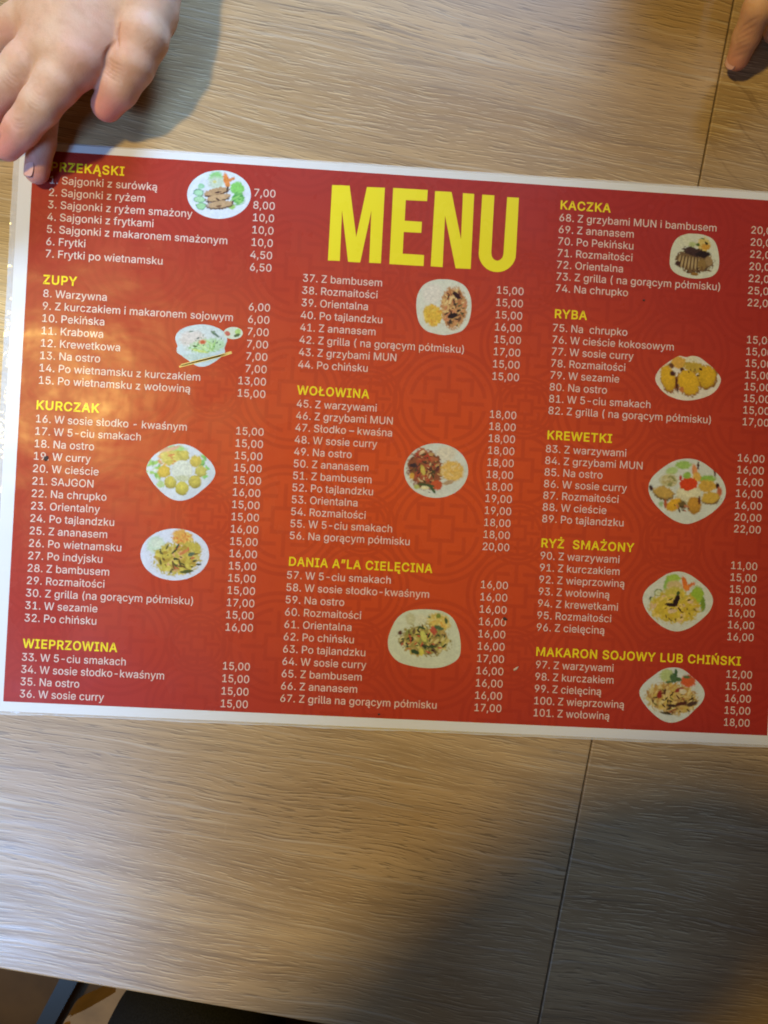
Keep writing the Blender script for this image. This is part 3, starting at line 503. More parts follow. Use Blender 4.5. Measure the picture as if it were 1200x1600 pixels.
def glyph_mesh(ch, bold):
    """advance, points (with their level) and triangles; strokes that cross each other lie on their own levels"""
    key = (ch, bold)
    if key not in GM:
        adv, cons = GL[ch]
        big = max((area(c) for c in cons), key=abs, default=1)
        sg = 1 if big > 0 else -1
        outers = [c for c in cons if area(c) * sg > 0]
        holes = [c for c in cons if area(c) * sg <= 0]
        grow, sh = (0.034, 0.026) if bold else (0.003, 0.0)
        if bold: adv += 0.040
        flat, tris = [], []
        used = set()
        for lv, oc in enumerate(outers):
            hs = [k for k, hc in enumerate(holes) if k not in used and inside(hc[0], oc)]
            used |= set(hs)
            loops = [oc] + [holes[k] for k in hs]
            loops = [[(x + sh, y) for x, y in offset_loop(c, -grow * sg)] for c in loops]
            t = tessellate_polygon([[Vector((x, y, 0)) for x, y in c] for c in loops])
            b0 = len(flat)
            flat += [(x, y, 0.045 * lv) for c in loops for x, y in c]
            tris += [tuple(b0 + i for i in q) for q in t]
        GM[key] = (adv, flat, tris)
    return GM[key]
def text_width(t, bold):
    return sum(glyph_mesh(c, bold)[0] for c in t)
def add_text(V, F, t, x, y, cap, sx, bold=False, right=False):
    """x, y menu mm of the baseline start (or end when right)"""
    s = cap / CAPH
    if right:
        x = x - text_width(t, bold) * s * sx
    for ch in t:
        adv, flat, tris = glyph_mesh(ch, bold)
        b = len(V)
        V += [W(x + px * s * sx, y - py * s, ZR + 0.03 + lv) for px, py, lv in flat]
        for q in tris:
            a0, b0, c0 = (flat[i] for i in q)
            cr = (b0[0] - a0[0]) * (c0[1] - a0[1]) - (b0[1] - a0[1]) * (c0[0] - a0[0])
            F.append((b + q[0], b + q[1], b + q[2]) if cr > 0 else (b + q[0], b + q[2], b + q[1]))
        x += adv * s * sx

SECTIONS = [
 ("PRZEKĄSKI", (78.6, 268), (195.5, 275), ["Sajgonki z surówką", "Sajgonki z ryżem", "Sajgonki z ryżem smażony", "Sajgonki z frytkami", "Sajgonki z makaronem smażonym", "Frytki", "Frytki po wietnamsku"],
  1, (77.5, 287.5), (70, 402.5), (4, 356.5), "7,00 8,00 10,0 10,0 10,0 4,50 6,50", 'R', (431, 309.7), (425.5, 425.5)),
 ("ZUPY", (67, 444.5), (121, 446.5), ["Warzywna", "Z kurczakiem i makaronem sojowym", "Pekińska", "Krabowa", "Krewetkowa", "Na ostro", "Po wietnamsku z kurczakiem", "Po wietnamsku z wołowiną"],
  8, (66.5, 464.5), (60.5, 599.8), (1, 365), "6,00 6,00 7,00 7,00 7,00 7,00 13,00 15,00", 'R', (422.5, 487.5), (416, 622.4)),
 ("KURCZAK", (56, 639.6), (156, 645), ["W sosie słodko - kwaśnym", "W 5-ciu smakach", "Na ostro", "W curry", "W cieście", "SAJGON", "Na chrupko", "Orientalny", "Po tajlandzku", "Z ananasem", "Po wietnamsku", "Po indyjsku", "Z bambusem", "Rozmaitości", "Z grilla (na gorącym półmisku)", "W sezamie", "Po chińsku"],
  16, (55.7, 659.8), (37.8, 970.4), (14, 303.6), "15,00 15,00 15,00 15,00 15,00 16,00 15,00 15,00 16,00 15,00 16,00 15,00 15,00 15,00 17,00 15,00 16,00", 'R', (413.3, 681.4), (396, 986.9)),
 ("WIEPRZOWINA", (35.6, 1011.5), (184, 1018), ["W 5-ciu smakach", "W sosie słodko-kwaśnym", "Na ostro", "W sosie curry"],
  33, (34, 1031.6), (30.8, 1088.8), (1, 257.8), "15,00 15,00 15,00 15,00", 'R', (391.6, 1047.4), (388, 1106)),
 (None, None, None, ["Z bambusem", "Rozmaitości", "Orientalna", "Po tajlandzku", "Z ananasem", "Z grilla ( na gorącym półmisku)", "Z grzybami MUN", "Po chińsku"],
  37, (471.8, 440.3), (465.5, 575), (5, 726.6), "15,00 15,00 15,00 16,00 15,00 17,00 15,00 15,00", 'R', (819, 462), (810.3, 596)),
 ("WOŁOWINA", (463.5, 616.2), (577, 622.8), ["Z warzywami", "Z grzybami MUN", "Słodko – kwaśna", "W sosie curry", "Na ostro", "Z ananasem", "Z bambusem", "Po tajlandzku", "Orientalna", "Rozmaitości", "W 5-ciu smakach", "Na gorącym półmisku"],
  45, (462.4, 636.2), (451.9, 842), (11, 641), "18,00 18,00 18,00 18,00 18,00 18,00 18,00 19,00 19,00 18,00 18,00 20,00", 'R', (807.4, 655.4), (795.4, 861.2)),
 ("DANIA A”LA CIELĘCINA", (449.7, 883.7), (675.5, 894.5), ["W 5-ciu smakach", "W sosie słodko-kwaśnym", "Na ostro", "Rozmaitości", "Orientalna", "Po chińsku", "Po tajlandzku", "W sosie curry", "Z bambusem", "Z ananasem", "Z grilla na gorącym półmisku"],
  57, (448.3, 903.6), (435.6, 1095.7), (10, 681.6), "16,00 16,00 16,00 16,00 16,00 16,00 17,00 16,00 16,00 16,00 17,00", 'R', (792.9, 920.6), (784.6, 1112.3)),
 ("KACZKA", (873.2, 328), (953.6, 332.2), ["Z grzybami MUN i bambusem", "Z ananasem", "Po Pekińsku", "Rozmaitości", "Orientalna", "Z grilla ( na gorącym półmisku)", "Na chrupko"],
  68, (871.6, 346.1), (866.5, 456.3), (0, 1119.2), "20,00 20,00 22,00 20,00 22,00 25,00 22,00", 'L', (1172, 365.4), (1164.5, 478.5)),
 ("RYBA", (864.3, 497.5), (916.6, 499.7), ["Na  chrupko", "W cieście kokosowym", "W sosie curry", "Rozmaitości", "W sezamie", "Na ostro", "W 5-ciu smakach", "Z grilla ( na gorącym półmisku)"],
  75, (862.7, 518), (854.2, 647), (7, 1110.7), "15,00 15,00 15,00 15,00 15,00 15,00 15,00 17,00", 'L', (1163.6, 536.4), (1157.9, 664.4)),
 ("KREWETKI", (852.7, 687.3), (956, 691), ["Z warzywami", "Z grzybami MUN", "Na ostro", "W sosie curry", "Rozmaitości", "W cieście", "Po tajlandzku"],
  83, (851, 706.7), (845, 815.7), (1, 1004), "16,00 16,00 16,00 16,00 16,00 20,00 22,00", 'R', (1194.3, 723.3), (1187.7, 833.7)),
 ("RYŻ  SMAŻONY", (843.3, 855), (990, 861.7), ["Z warzywami", "Z kurczakiem", "Z wieprzowiną", "Z wołowiną", "Z krewetkami", "Rozmaitości", "Z cielęciną"],
  90, (842.3, 873.3), (836.7, 985), (2, 975), "11,00 15,00 15,00 18,00 16,00 16,00 16,00", 'R', (1182.3, 890.7), (1177.3, 1001.7)),
 ("MAKARON SOJOWY LUB CHIŃSKI", (835.3, 1024), (1156.7, 1039.3), ["Z warzywami", "Z kurczakiem", "Z cielęciną", "Z wieprzowiną", "Z wołowiną"],
  97, (834.7, 1043.3), (832, 1118.3), (3, 974.7), "12,00 15,00 16,00 15,00 18,00", 'R', (1174.3, 1060), (1171, 1135)),
]
CAP, HCAP = 3.95, 4.5
for head, hl, hr, items, num, i0, i1, (wk, wx), prices, side, p0, p1 in SECTIONS:
    a, b = P(*i0), P(*i1)
    n = len(items)
    if head:
        x0, y0 = P(*hl); x1, y1 = P(*hr)
        V, F = [], []
        sx = (x1 - x0) / (text_width(head, True) * HCAP / CAPH)
        add_text(V, F, head, x0, (y0 + y1) / 2, HCAP, sx, True)
        mesh_obj("heading", V, F, M_YEL, menu)["label"] = "yellow heading " + head
    line = "%d. %s" % (num + wk, items[wk])
    fr = wk / (n - 1)
    sx = (P(wx, i0[1] + (i1[1] - i0[1]) * fr + 12)[0] - (a[0] + (b[0] - a[0]) * fr)) / (text_width(line, False) * CAP / CAPH)
    V, F = [], []
    for k, t in enumerate(items):
        f = k / (n - 1)
        add_text(V, F, "%d. %s" % (num + k, t), (a[0] + b[0]) / 2, a[1] + (b[1] - a[1]) * f, CAP, sx)
    mesh_obj("dish_list", V, F, M_TEXT, menu)["label"] = "white list of dishes %d to %d" % (num, num + n - 1)
    a, b = P(*p0), P(*p1)
    V, F = [], []
    for k, t in enumerate(prices.split()):
        f = k / (n - 1)
        x = (a[0] + b[0]) / 2
        add_text(V, F, t, x, a[1] + (b[1] - a[1]) * f, CAP, sx * 0.985, False, side == 'R')
    mesh_obj("price_list", V, F, M_TEXT, menu)["label"] = "white price column beside dishes %d to %d" % (num, num + n - 1)

# ---- the big yellow title, one mesh per letter
def c4(pts): return [P(420 + x / 2.857, 260 + y / 2.857) for x, y in pts]
def arc(cx, cy, rx, ry, a0, a1, k=10):
    return [(cx + rx * math.cos(rad(a0 + (a1 - a0) * i / k)), cy + ry * math.sin(rad(a0 + (a1 - a0) * i / k))) for i in range(k + 1)]
TITLE = [
 [(283, 86), (361, 89), (390, 318), (438, 95), (518, 98), (500, 435), (448, 432), (458, 200), (408, 431), (354, 428), (327, 198), (317, 424), (264, 422)],
 [(555, 99), (709, 108), (706, 158), (611, 153), (606, 245), (683, 250), (680, 299), (602, 295), (597, 392), (693, 398), (690, 447), (538, 438)],
 [(742, 113), (815, 117), (857, 328), (866, 122), (916, 126), (900, 460), (833, 457), (786, 222), (775, 452), (722, 448)],
 [(952, 129), (1006, 132), (992, 385)] + arc(1019, 388, 27.5, 35, 176, 4)[1:] + [(1063, 140), (1115, 143), (1102, 390)] + arc(1019, 391, 83, 83, 2, 179, 16)[1:],
]
for pts in TITLE:
    flat_part("title_letter", c4(pts), ZR + 0.03, M_TITLE, menu)

# ---- printed dish photographs: flat print, colour held by the mesh points
def vnoise(x, y, seed):
    """cheap smooth value noise"""
    xi, yi = np.floor(x).astype(int), np.floor(y).astype(int)
    fx, fy = x - xi, y - yi
    fx, fy = fx * fx * (3 - 2 * fx), fy * fy * (3 - 2 * fy)
    def h(a, b):
        n = np.sin(a * 127.1 + b * 311.7 + seed * 74.7) * 43758.5453
        return n - np.floor(n)
    return (h(xi, yi) * (1 - fx) + h(xi + 1, yi) * fx) * (1 - fy) + (h(xi, yi + 1) * (1 - fx) + h(xi + 1, yi + 1) * fx) * fy

def paint(x, y, base, ops, seed):
    col = np.tile(np.array(lin(*base)), (len(x), 1))
    rnd = random.Random(seed)
    n1 = vnoise(x / 55, y / 55, seed); n2 = vnoise(x / 22, y / 22, seed + 1)
    col *= (0.93 + 0.12 * n1)[:, None]
    def ell(cx, cy, rx, ry, rot, c, soft=0.18, rough=0.35, ball=0.0):
        ca, sa = math.cos(rad(rot)), math.sin(rad(rot))
        dx, dy = x - cx, y - cy
        u, v = (dx * ca + dy * sa) / rx, (-dx * sa + dy * ca) / ry
        r = np.sqrt(u * u + v * v)
        d = r + rough * (n2 - 0.5)
        a = np.clip((1 + soft / 2 - d) / soft, 0, 1)[:, None]
        cc = np.array(lin(*c))[None, :] * np.ones((len(x), 1))
        cc = cc * (0.86 + 0.28 * n2)[:, None]
        if ball:
            cc = cc * np.clip(1.12 - ball * np.clip(r * 0.7 + 0.45 * v, 0, 2), 0.25, 1.2)[:, None]
        col[:] = col * (1 - a) + cc * a
    for op in ops:
        if op[0] == 'e':
            ell(*op[1:])
        else:
            _, cx, cy, rx, ry, cnt, size, colors = op[:8]
            el = op[8] if len(op) > 8 else 2.0
            for _k in range(cnt):
                a = rnd.uniform(0, 6.283); q = math.sqrt(rnd.random())
                s = size * rnd.uniform(0.6, 1.3)
                ell(cx + rx * q * math.cos(a), cy + ry * q * math.sin(a), s * rnd.uniform(1, el), s * 0.6, rnd.uniform(0, 180), rnd.choice(colors), 0.35, 0.3)
    n3 = vnoise(x / 9, y / 9, seed + 5)
    col *= (0.78 * (0.90 + 0.2 * n3))[:, None] * np.array([1.0, 0.98, 0.93])
    return np.clip(col, 0.003, 0.95)

def catmull(pts, k=8):
    n = len(pts); r = []
    for i in range(n):
        p0, p1, p2, p3 = (np.array(pts[(i + j - 1) % n], float) for j in range(4))
        for j in range(k):
            t = j / k
            r.append(tuple(0.5 * (2 * p1 + (p2 - p0) * t + (2 * p0 - 5 * p1 + 4 * p2 - p3) * t * t + (3 * p1 - p0 - 3 * p2 + p3) * t ** 3)))
    return r

def dish(name, crop, outline, base, ops, seed, parent, z, label=None, rings=40, k=8):
    x0, y0, sc = crop
    o = np.array(catmull(outline, k))
    c = o.mean(0)
    tt = np.linspace(0, 1, rings + 1)[1:]
    pts = np.vstack([[c]] + [c + (o - c) * t for t in tt])
    n = len(o)
    F = [(0, 1 + i, 1 + (i + 1) % n) for i in range(n)]
    for r in range(rings - 1):
        a = 1 + r * n
        F += [(a + i, a + n + i, a + n + (i + 1) % n, a + (i + 1) % n) for i in range(n)]
    cols = paint(pts[:, 0], pts[:, 1], base, ops, seed)
    V = [W(*P(x0 + p[0] / sc, y0 + p[1] / sc), z) for p in pts]
    # face up
    a, b, d = V[F[0][0]], V[F[0][1]], V[F[0][2]]
    if (b - a).cross(d - a).z < 0:
        F = [tuple(reversed(f)) for f in F]
    ob = mesh_obj(name, V, F, M_DISH, parent, False, cols)
    if label: ob["label"] = label
    return ob

def ellipse_pts(cx, cy, rx, ry, e=2.0, n=16):
    r = []
    for i in range(n):
        a = 2 * math.pi * i / n
        ca, sa = math.cos(a), math.sin(a)
        r.append((cx + rx * math.copysign(abs(ca) ** (2 / e), ca), cy + ry * math.copysign(abs(sa) ** (2 / e), sa)))
    return r
ZD = ZR + 0.02
diamond = lambda L, T, R, B, lx, tx, ry, bx: None
WHT = (236, 240, 240)
GRN, LGR, DGR = (150, 200, 110), (190, 220, 150), (70, 100, 50)
DISHES = [
 ((282, 255, 10), ellipse_pts(606, 500, 497, 378), (228, 238, 248), [
   ('e', 560, 240, 110, 100, 0, (150, 215, 130), 0.4), ('e', 570, 320, 130, 100, 0, (205, 220, 200), 0.5), ('e', 540, 300, 30, 22, 0, (215, 210, 130), 0.6),
   ('e', 720, 270, 45, 110, -12, (235, 140, 60), 0.3), ('e', 790, 270, 75, 25, -30, (225, 140, 70), 0.3), ('e', 740, 340, 40, 50, 0, (240, 150, 80), 0.3),
   ('e', 890, 400, 110, 100, 0, (140, 215, 110), 0.25), ('e', 910, 560, 100, 100, 0, (115, 190, 100), 0.25), ('s', 900, 540, 80, 100, 9, 22, [(80, 165, 85), (150, 215, 120)], 3),
   ('e', 810, 690, 55, 40, 0, (165, 210, 110), 0.4),
   ('e', 325, 370, 56, 44, 0, (160, 215, 175), 0.2), ('e', 290, 470, 84, 56, 0, (95, 150, 120), 0.12), ('e', 290, 472, 70, 45, 0, (175, 225, 185), 0.2),
   ('e', 305, 575, 90, 56, 0, (110, 165, 125), 0.12), ('e', 305, 572, 78, 44, 0, (180, 225, 180), 0.2), ('e', 325, 680, 80, 58, 0, (100, 160, 120), 0.12), ('e', 328, 678, 68, 46, 0, (165, 220, 165), 0.2),
   ('e', 560, 470, 210, 62, -14, (92, 60, 48), 0.15), ('e', 560, 450, 200, 52, -14, (196, 160, 120), 0.2), ('e', 590, 560, 200, 60, -10, (85, 58, 45), 0.15), ('e', 590, 545, 188, 48, -10, (205, 170, 128), 0.2),
   ('e', 625, 665, 210, 66, -7, (96, 70, 52), 0.15), ('e', 625, 650, 198, 52, -7, (198, 165, 125), 0.2),
   ('e', 590, 465, 50, 12, -10, (80, 45, 40), 0.5), ('e', 590, 575, 35, 14, 30, (90, 55, 45), 0.5), ('e', 610, 680, 45, 12, -5, (110, 70, 50), 0.5), ('e', 740, 405, 16, 40, 15, (80, 60, 50), 0.4), ('e', 820, 620, 14, 35, 10, (90, 65, 50), 0.4)]),
 None,
 ((220, 685, 9.6), [(88, 450), (200, 260), (420, 120), (620, 85), (800, 140), (960, 260), (1080, 390), (1122, 520), (1060, 650), (920, 780), (770, 890), (600, 935), (450, 900), (300, 790), (170, 640)], (222, 232, 240), [
   ('e', 520, 170, 160, 60, 0, (170, 220, 130), 0.4), ('s', 380, 200, 160, 90, 16, 40, [(190, 220, 120), (235, 235, 225), (225, 180, 150), (160, 205, 110)], 3),
   ('e', 460, 290, 170, 110, 0, (222, 208, 110), 0.3), ('s', 440, 300, 170, 110, 24, 28, [(240, 225, 130), (235, 190, 110), (210, 195, 90), (225, 150, 90)], 2),
   ('e', 650, 260, 85, 85, 0, (215, 200, 100), 0.15, 0.3, 0.4), ('e', 830, 350, 95, 88, 0, (222, 200, 95), 0.15, 0.3, 0.4),
   ('s', 960, 420, 50, 180, 14, 34, [(150, 210, 120), (120, 180, 100), (190, 225, 150)], 2), ('s', 210, 480, 90, 140, 16, 36, [(160, 210, 110), (130, 185, 95), (225, 235, 215)], 2.5),
   ('e', 305, 690, 62, 50, 0, (185, 215, 150), 0.2), ('e', 905, 495, 90, 85, 0, (208, 198, 105), 0.12, 0.3, 0.4), ('e', 350, 500, 95, 95, 0, (228, 195, 80), 0.12, 0.3, 0.4),
   ('e', 450, 660, 92, 98, 0, (210, 196, 92), 0.1, 0.15, 0.5), ('e', 815, 650, 100, 98, 0, (205, 190, 88), 0.1, 0.15, 0.5), ('e', 622, 750, 102, 105, 0, (214, 202, 92), 0.1, 0.15, 0.5),
   ('e', 622, 480, 158, 150, 0, (222, 228, 212), 0.1, 0.1, 0.15), ('e', 620, 600, 110, 45, 0, (205, 212, 175), 0.5)]),
 ((212, 815, 9.76), ellipse_pts(602, 500, 522, 395), (226, 232, 245), [
   ('e', 320, 360, 145, 130, -20, (205, 225, 200), 0.3), ('e', 330, 330, 90, 70, 0, (220, 232, 210), 0.5),
   ('e', 720, 250, 160, 130, 20, (230, 175, 85), 0.2, 0.5), ('s', 720, 250, 130, 100, 22, 26, [(240, 190, 90), (225, 140, 70), (235, 205, 110)]),
   ('e', 620, 570, 350, 240, 0, (205, 185, 80), 0.15, 0.4), ('e', 860, 430, 150, 130, 0, (200, 182, 80), 0.2, 0.4),
   ('s', 620, 580, 330, 220, 70, 34, [(222, 205, 95), (195, 165, 70), (215, 195, 110), (180, 150, 60), (225, 175, 120)], 1.8), ('s', 640, 560, 310, 210, 30, 20, [(70, 75, 45), (90, 85, 40), (110, 80, 40), (200, 110, 70)], 2.6),
   ('e', 645, 375, 45, 18, -60, (60, 80, 60), 0.3), ('e', 850, 495, 55, 30, -20, (95, 115, 90), 0.3), ('e', 615, 568, 40, 18, 5, (40, 50, 30), 0.3), ('e', 780, 760, 100, 26, -8, (85, 95, 45), 0.3), ('e', 965, 650, 42, 16, 5, (60, 70, 45), 0.3), ('e', 740, 465, 75, 24, -30, (215, 135, 80), 0.3)]),
 ((640, 430, 11.43), [(118, 600), (140, 360), (250, 180), (430, 95), (600, 80), (800, 105), (980, 200), (1080, 380), (1098, 600), (1050, 840), (940, 990), (780, 1050), (610, 1075), (430, 1045), (270, 980), (160, 830)], (226, 228, 212), [
   ('e', 400, 330, 170, 190, 0, (234, 228, 215), 0.4), ('e', 780, 590, 235, 375, 0, (205, 150, 95), 0.12, 0.25),
   ('s', 780, 590, 200, 340, 60, 30, [(225, 185, 120), (190, 120, 70), (235, 205, 140), (215, 140, 95), (130, 80, 50)], 2.6), ('s', 790, 600, 190, 330, 26, 20, [(60, 40, 30), (90, 95, 60), (80, 45, 35), (240, 210, 150)], 2.4),
   ('e', 840, 370, 95, 42, 45, (50, 18, 20), 0.25), ('e', 760, 730, 90, 45, -15, (42, 20, 20), 0.25), ('e', 870, 640, 45, 22, -25, (60, 30, 28), 0.3), ('e', 720, 840, 30, 45, 0, (70, 50, 40), 0.4), ('e', 890, 790, 25, 50, 20, (110, 70, 45), 0.4),
   ('e', 410, 720, 165, 195, -20, (232, 190, 70), 0.2, 0.3), ('s', 410, 720, 140, 170, 30, 26, [(240, 205, 90), (225, 165, 60), (238, 190, 75)], 2)]),
 ((622, 685, 10), ellipse_pts(592, 505, 500, 425), (222, 226, 212), [
   ('e', 750, 240, 150, 110, 0, (228, 220, 195), 0.4), ('e', 420, 480, 270, 310, -25, (150, 85, 55), 0.15, 0.3),
   ('s', 420, 470, 240, 290, 80, 34, [(170, 85, 55), (190, 110, 70), (120, 75, 45), (90, 45, 40), (200, 160, 100), (185, 70, 45)], 2), ('s', 400, 430, 230, 260, 40, 18, [(60, 30, 35), (215, 190, 140), (75, 70, 40), (110, 50, 50)], 2.2),
   ('e', 385, 500, 35, 75, -15, (215, 195, 90), 0.3), ('e', 210, 590, 40, 50, 0, (225, 170, 70), 0.3), ('e', 375, 215, 45, 25, -30, (235, 205, 160), 0.3), ('e', 600, 730, 90, 75, 0, (205, 90, 50), 0.25), ('e', 240, 425, 60, 30, 0, (60, 40, 50), 0.4),
   ('e', 840, 510, 180, 155, 15, (232, 190, 100), 0.2, 0.25), ('s', 840, 510, 150, 120, 30, 24, [(240, 200, 115), (228, 178, 85), (236, 205, 140)]), ('e', 780, 690, 90, 35, -15, (190, 160, 120), 0.4),
   ('e', 450, 735, 130, 24, 10, (75, 90, 55), 0.25), ('e', 540, 800, 24, 80, -35, (70, 95, 55), 0.25), ('e', 415, 770, 65, 28, 5, (238, 228, 175), 0.25), ('e', 290, 760, 45, 35, 20, (190, 195, 110), 0.35), ('e', 485, 845, 14, 9, 0, (60, 50, 40), 0.4)]),
 ((600, 945, 9.6), [(58, 590), (80, 430), (180, 220), (330, 100), (520, 66), (740, 72), (900, 105), (1030, 200), (1110, 370), (1148, 590), (1130, 760), (1040, 860), (870, 930), (650, 945), (420, 915), (220, 850), (100, 730)], (218, 224, 196), [
   ('e', 400, 210, 75, 90, 0, (205, 205, 165), 0.4), ('e', 560, 220, 90, 80, 0, (222, 222, 190), 0.5), ('e', 820, 260, 170, 130, 15, (222, 195, 100), 0.25, 0.4), ('s', 820, 240, 140, 100, 24, 26, [(235, 205, 110), (230, 170, 70), (225, 215, 140)]),
   ('e', 815, 165, 35, 35, 0, (130, 145, 60), 0.35), ('e', 930, 240, 26, 45, -10, (75, 95, 55), 0.3), ('e', 680, 180, 18, 16, 0, (110, 125, 70), 0.3),
   ('e', 610, 530, 370, 225, 8, (165, 150, 80), 0.14, 0.4), ('s', 610, 530, 350, 210, 90, 36, [(200, 185, 95), (215, 200, 120), (150, 155, 80), (110, 90, 60), (190, 160, 90), (225, 210, 140)], 1.7), ('s', 600, 540, 340, 200, 50, 22, [(60, 35, 35), (65, 85, 50), (95, 60, 50), (200, 90, 60), (50, 70, 45)], 2),
   ('e', 590, 470, 40, 85, -20, (215, 215, 110), 0.25), ('e', 560, 710, 35, 60, 0, (220, 210, 90), 0.25), ('e', 460, 700, 70, 35, 20, (50, 75, 45), 0.3), ('e', 240, 420, 34, 34, 0, (85, 45, 40), 0.3), ('e', 740, 380, 36, 70, -15, (200, 95, 70), 0.3), ('e', 820, 340, 75, 28, 20, (85, 110, 75), 0.3)]),
 ((1035, 355, 12), [(125, 640), (160, 400), (260, 220), (430, 140), (600, 132), (780, 160), (930, 235), (1010, 370), (1050, 600), (1030, 800), (930, 920), (760, 965), (580, 970), (400, 940), (250, 880), (150, 780)], (222, 222, 196), [
   ('e', 400, 270, 150, 100, 0, (222, 222, 190), 0.4), ('e', 550, 330, 70, 50, 0, (185, 195, 130), 0.5), ('e', 760, 340, 125, 130, 0, (222, 195, 110), 0.2), ('e', 800, 380, 80, 60, 0, (215, 160, 60), 0.4), ('e', 815, 310, 35, 24, 40, (50, 50, 20), 0.3), ('e', 655, 340, 34, 32, 0, (80, 105, 40), 0.3), ('e', 740, 225, 30, 14, 10, (90, 110, 60), 0.3),
   ('e', 590, 640, 345, 220, 8, (120, 92, 58), 0.12, 0.35), ('e', 600, 480, 240, 80, 15, (70, 45, 38), 0.3, 0.5), ('e', 750, 520, 130, 65, 5, (42, 25, 20), 0.3),
   ] + [('e', 300 + 62 * i, 640 + 12 * i, 20, 115, 14 - 2 * i, (185, 158, 110), 0.35) for i in range(8)] + [('e', 330 + 62 * i, 650 + 12 * i, 9, 120, 14 - 2 * i, (85, 60, 35), 0.5) for i in range(8)] + [
   ('e', 730, 710, 75, 100, 0, (150, 118, 65), 0.3), ('e', 860, 640, 70, 90, 0, (165, 135, 90), 0.3), ('s', 600, 820, 260, 50, 18, 24, [(80, 50, 35), (120, 85, 45), (60, 35, 25)]), ('e', 275, 690, 50, 45, 0, (70, 40, 30), 0.3), ('e', 590, 885, 70, 35, 0, (150, 110, 50), 0.3)]),
 ((1015, 545, 10), [(80, 460), (150, 320), (280, 215), (380, 150), (460, 115), (560, 135), (660, 115), (770, 140), (880, 220), (1000, 320), (1090, 440), (1095, 530), (1020, 660), (880, 750), (640, 808), (450, 795), (260, 720), (130, 590)], (234, 222, 196), [
   ('e', 640, 190, 110, 75, 0, (232, 220, 180), 0.4), ('e', 440, 220, 110, 95, 0, (225, 170, 70), 0.2), ('e', 330, 270, 50, 35, 40, (110, 65, 35), 0.4), ('e', 500, 330, 35, 35, 0, (90, 50, 30), 0.4),
   ('e', 290, 480, 125, 215, -14, (150, 90, 35), 0.1), ('e', 280, 460, 112, 200, -14, (222, 172, 40), 0.15, 0.2, 0.2), ('e', 700, 300, 190, 85, 10, (200, 165, 60), 0.25),
   ('e', 890, 450, 155, 180, 10, (150, 100, 30), 0.1), ('e', 880, 440, 142, 168, 10, (218, 170, 38), 0.15, 0.2, 0.2), ('e', 420, 560, 28, 120, -5, (90, 40, 20), 0.4), ('e', 350, 390, 40, 40, 0, (75, 35, 30), 0.4),
   ('e', 600, 540, 170, 215, -25, (150, 95, 35), 0.1), ('e', 600, 530, 156, 200, -25, (226, 176, 40), 0.12, 0.2, 0.2), ('s', 680, 390, 120, 70, 8, 14, [(80, 45, 25), (120, 100, 40)]), ('e', 790, 325, 25, 16, 30, (60, 25, 20), 0.3), ('e', 490, 640, 40, 45, 0, (200, 120, 60), 0.4)]),
 ((1005, 710, 8.89), [(65, 480), (110, 330), (260, 190), (430, 90), (620, 60), (790, 100), (950, 210), (1080, 340), (1138, 500), (1100, 650), (960, 800), (780, 910), (600, 965), (430, 920), (260, 800), (120, 640)], (220, 224, 206), [
   ('e', 550, 150, 110, 55, 0, (165, 200, 100), 0.3), ('e', 390, 230, 80, 50, -15, (185, 210, 130), 0.4), ('e', 350, 360, 120, 90, 0, (205, 195, 135), 0.3), ('s', 330, 370, 110, 80, 16, 22, [(190, 170, 110), (215, 205, 160), (150, 150, 90)]),
   ('e', 880, 340, 110, 50, 0, (150, 190, 80), 0.3), ('e', 880, 440, 130, 85, 0, (215, 170, 70), 0.2), ('e', 710, 240, 40, 100, -10, (230, 150, 90), 0.3), ('e', 730, 320, 60, 70, 0, (230, 180, 80), 0.3),
   ('e', 755, 160, 16, 55, 5, (80, 30, 25), 0.3), ('e', 985, 250, 14, 60, -5, (90, 40, 30), 0.3), ('e', 1025, 440, 26, 42, -10, (55, 20, 20), 0.3), ('e', 1050, 520, 35, 70, 0, (205, 110, 70), 0.4), ('e', 100, 465, 24, 42, -20, (60, 20, 22), 0.3),
   ('e', 280, 550, 150, 95, 15, (120, 95, 55), 0.15), ('e', 275, 525, 140, 78, 15, (205, 165, 80), 0.25), ('e', 930, 620, 130, 80, -5, (130, 100, 55), 0.15), ('e', 920, 600, 125, 75, -5, (215, 175, 70), 0.25),
   ('e', 625, 560, 175, 155, 0, (226, 218, 175), 0.12, 0.1, 0.25), ('e', 620, 410, 130, 88, 0, (225, 72, 28), 0.12), ('e', 600, 290, 60, 45, 0, (155, 190, 80), 0.3), ('e', 510, 330, 20, 40, 0, (190, 50, 30), 0.4),
   ('e', 420, 700, 120, 82, -30, (228, 172, 48), 0.15, 0.2, 0.3), ('e', 300, 690, 24, 60, 0, (180, 90, 50), 0.3), ('e', 700, 710, 100, 120, 0, (205, 150, 55), 0.15, 0.2, 0.4), ('e', 770, 640, 18, 60, 0, (100, 45, 30), 0.3), ('e', 540, 700, 60, 60, 0, (110, 90, 50), 0.5), ('s', 520, 740, 120, 50, 10, 18, [(80, 60, 40), (200, 130, 90)]), ('e', 240, 690, 30, 40, 0, (170, 195, 140), 0.3)]),
 ((995, 885, 9.6), [(80, 500), (130, 350), (280, 220), (450, 110), (620, 75), (780, 120), (950, 240), (1080, 370), (1132, 510), (1080, 670), (940, 810), (780, 920), (600, 972), (430, 930), (270, 820), (140, 670)], (220, 222, 202), [
   ('e', 540, 180, 110, 65, 0, (170, 200, 80), 0.25), ('e', 430, 260, 30, 90, 15, (150, 190, 80), 0.4), ('e', 560, 290, 120, 80, 0, (215, 190, 130), 0.4),
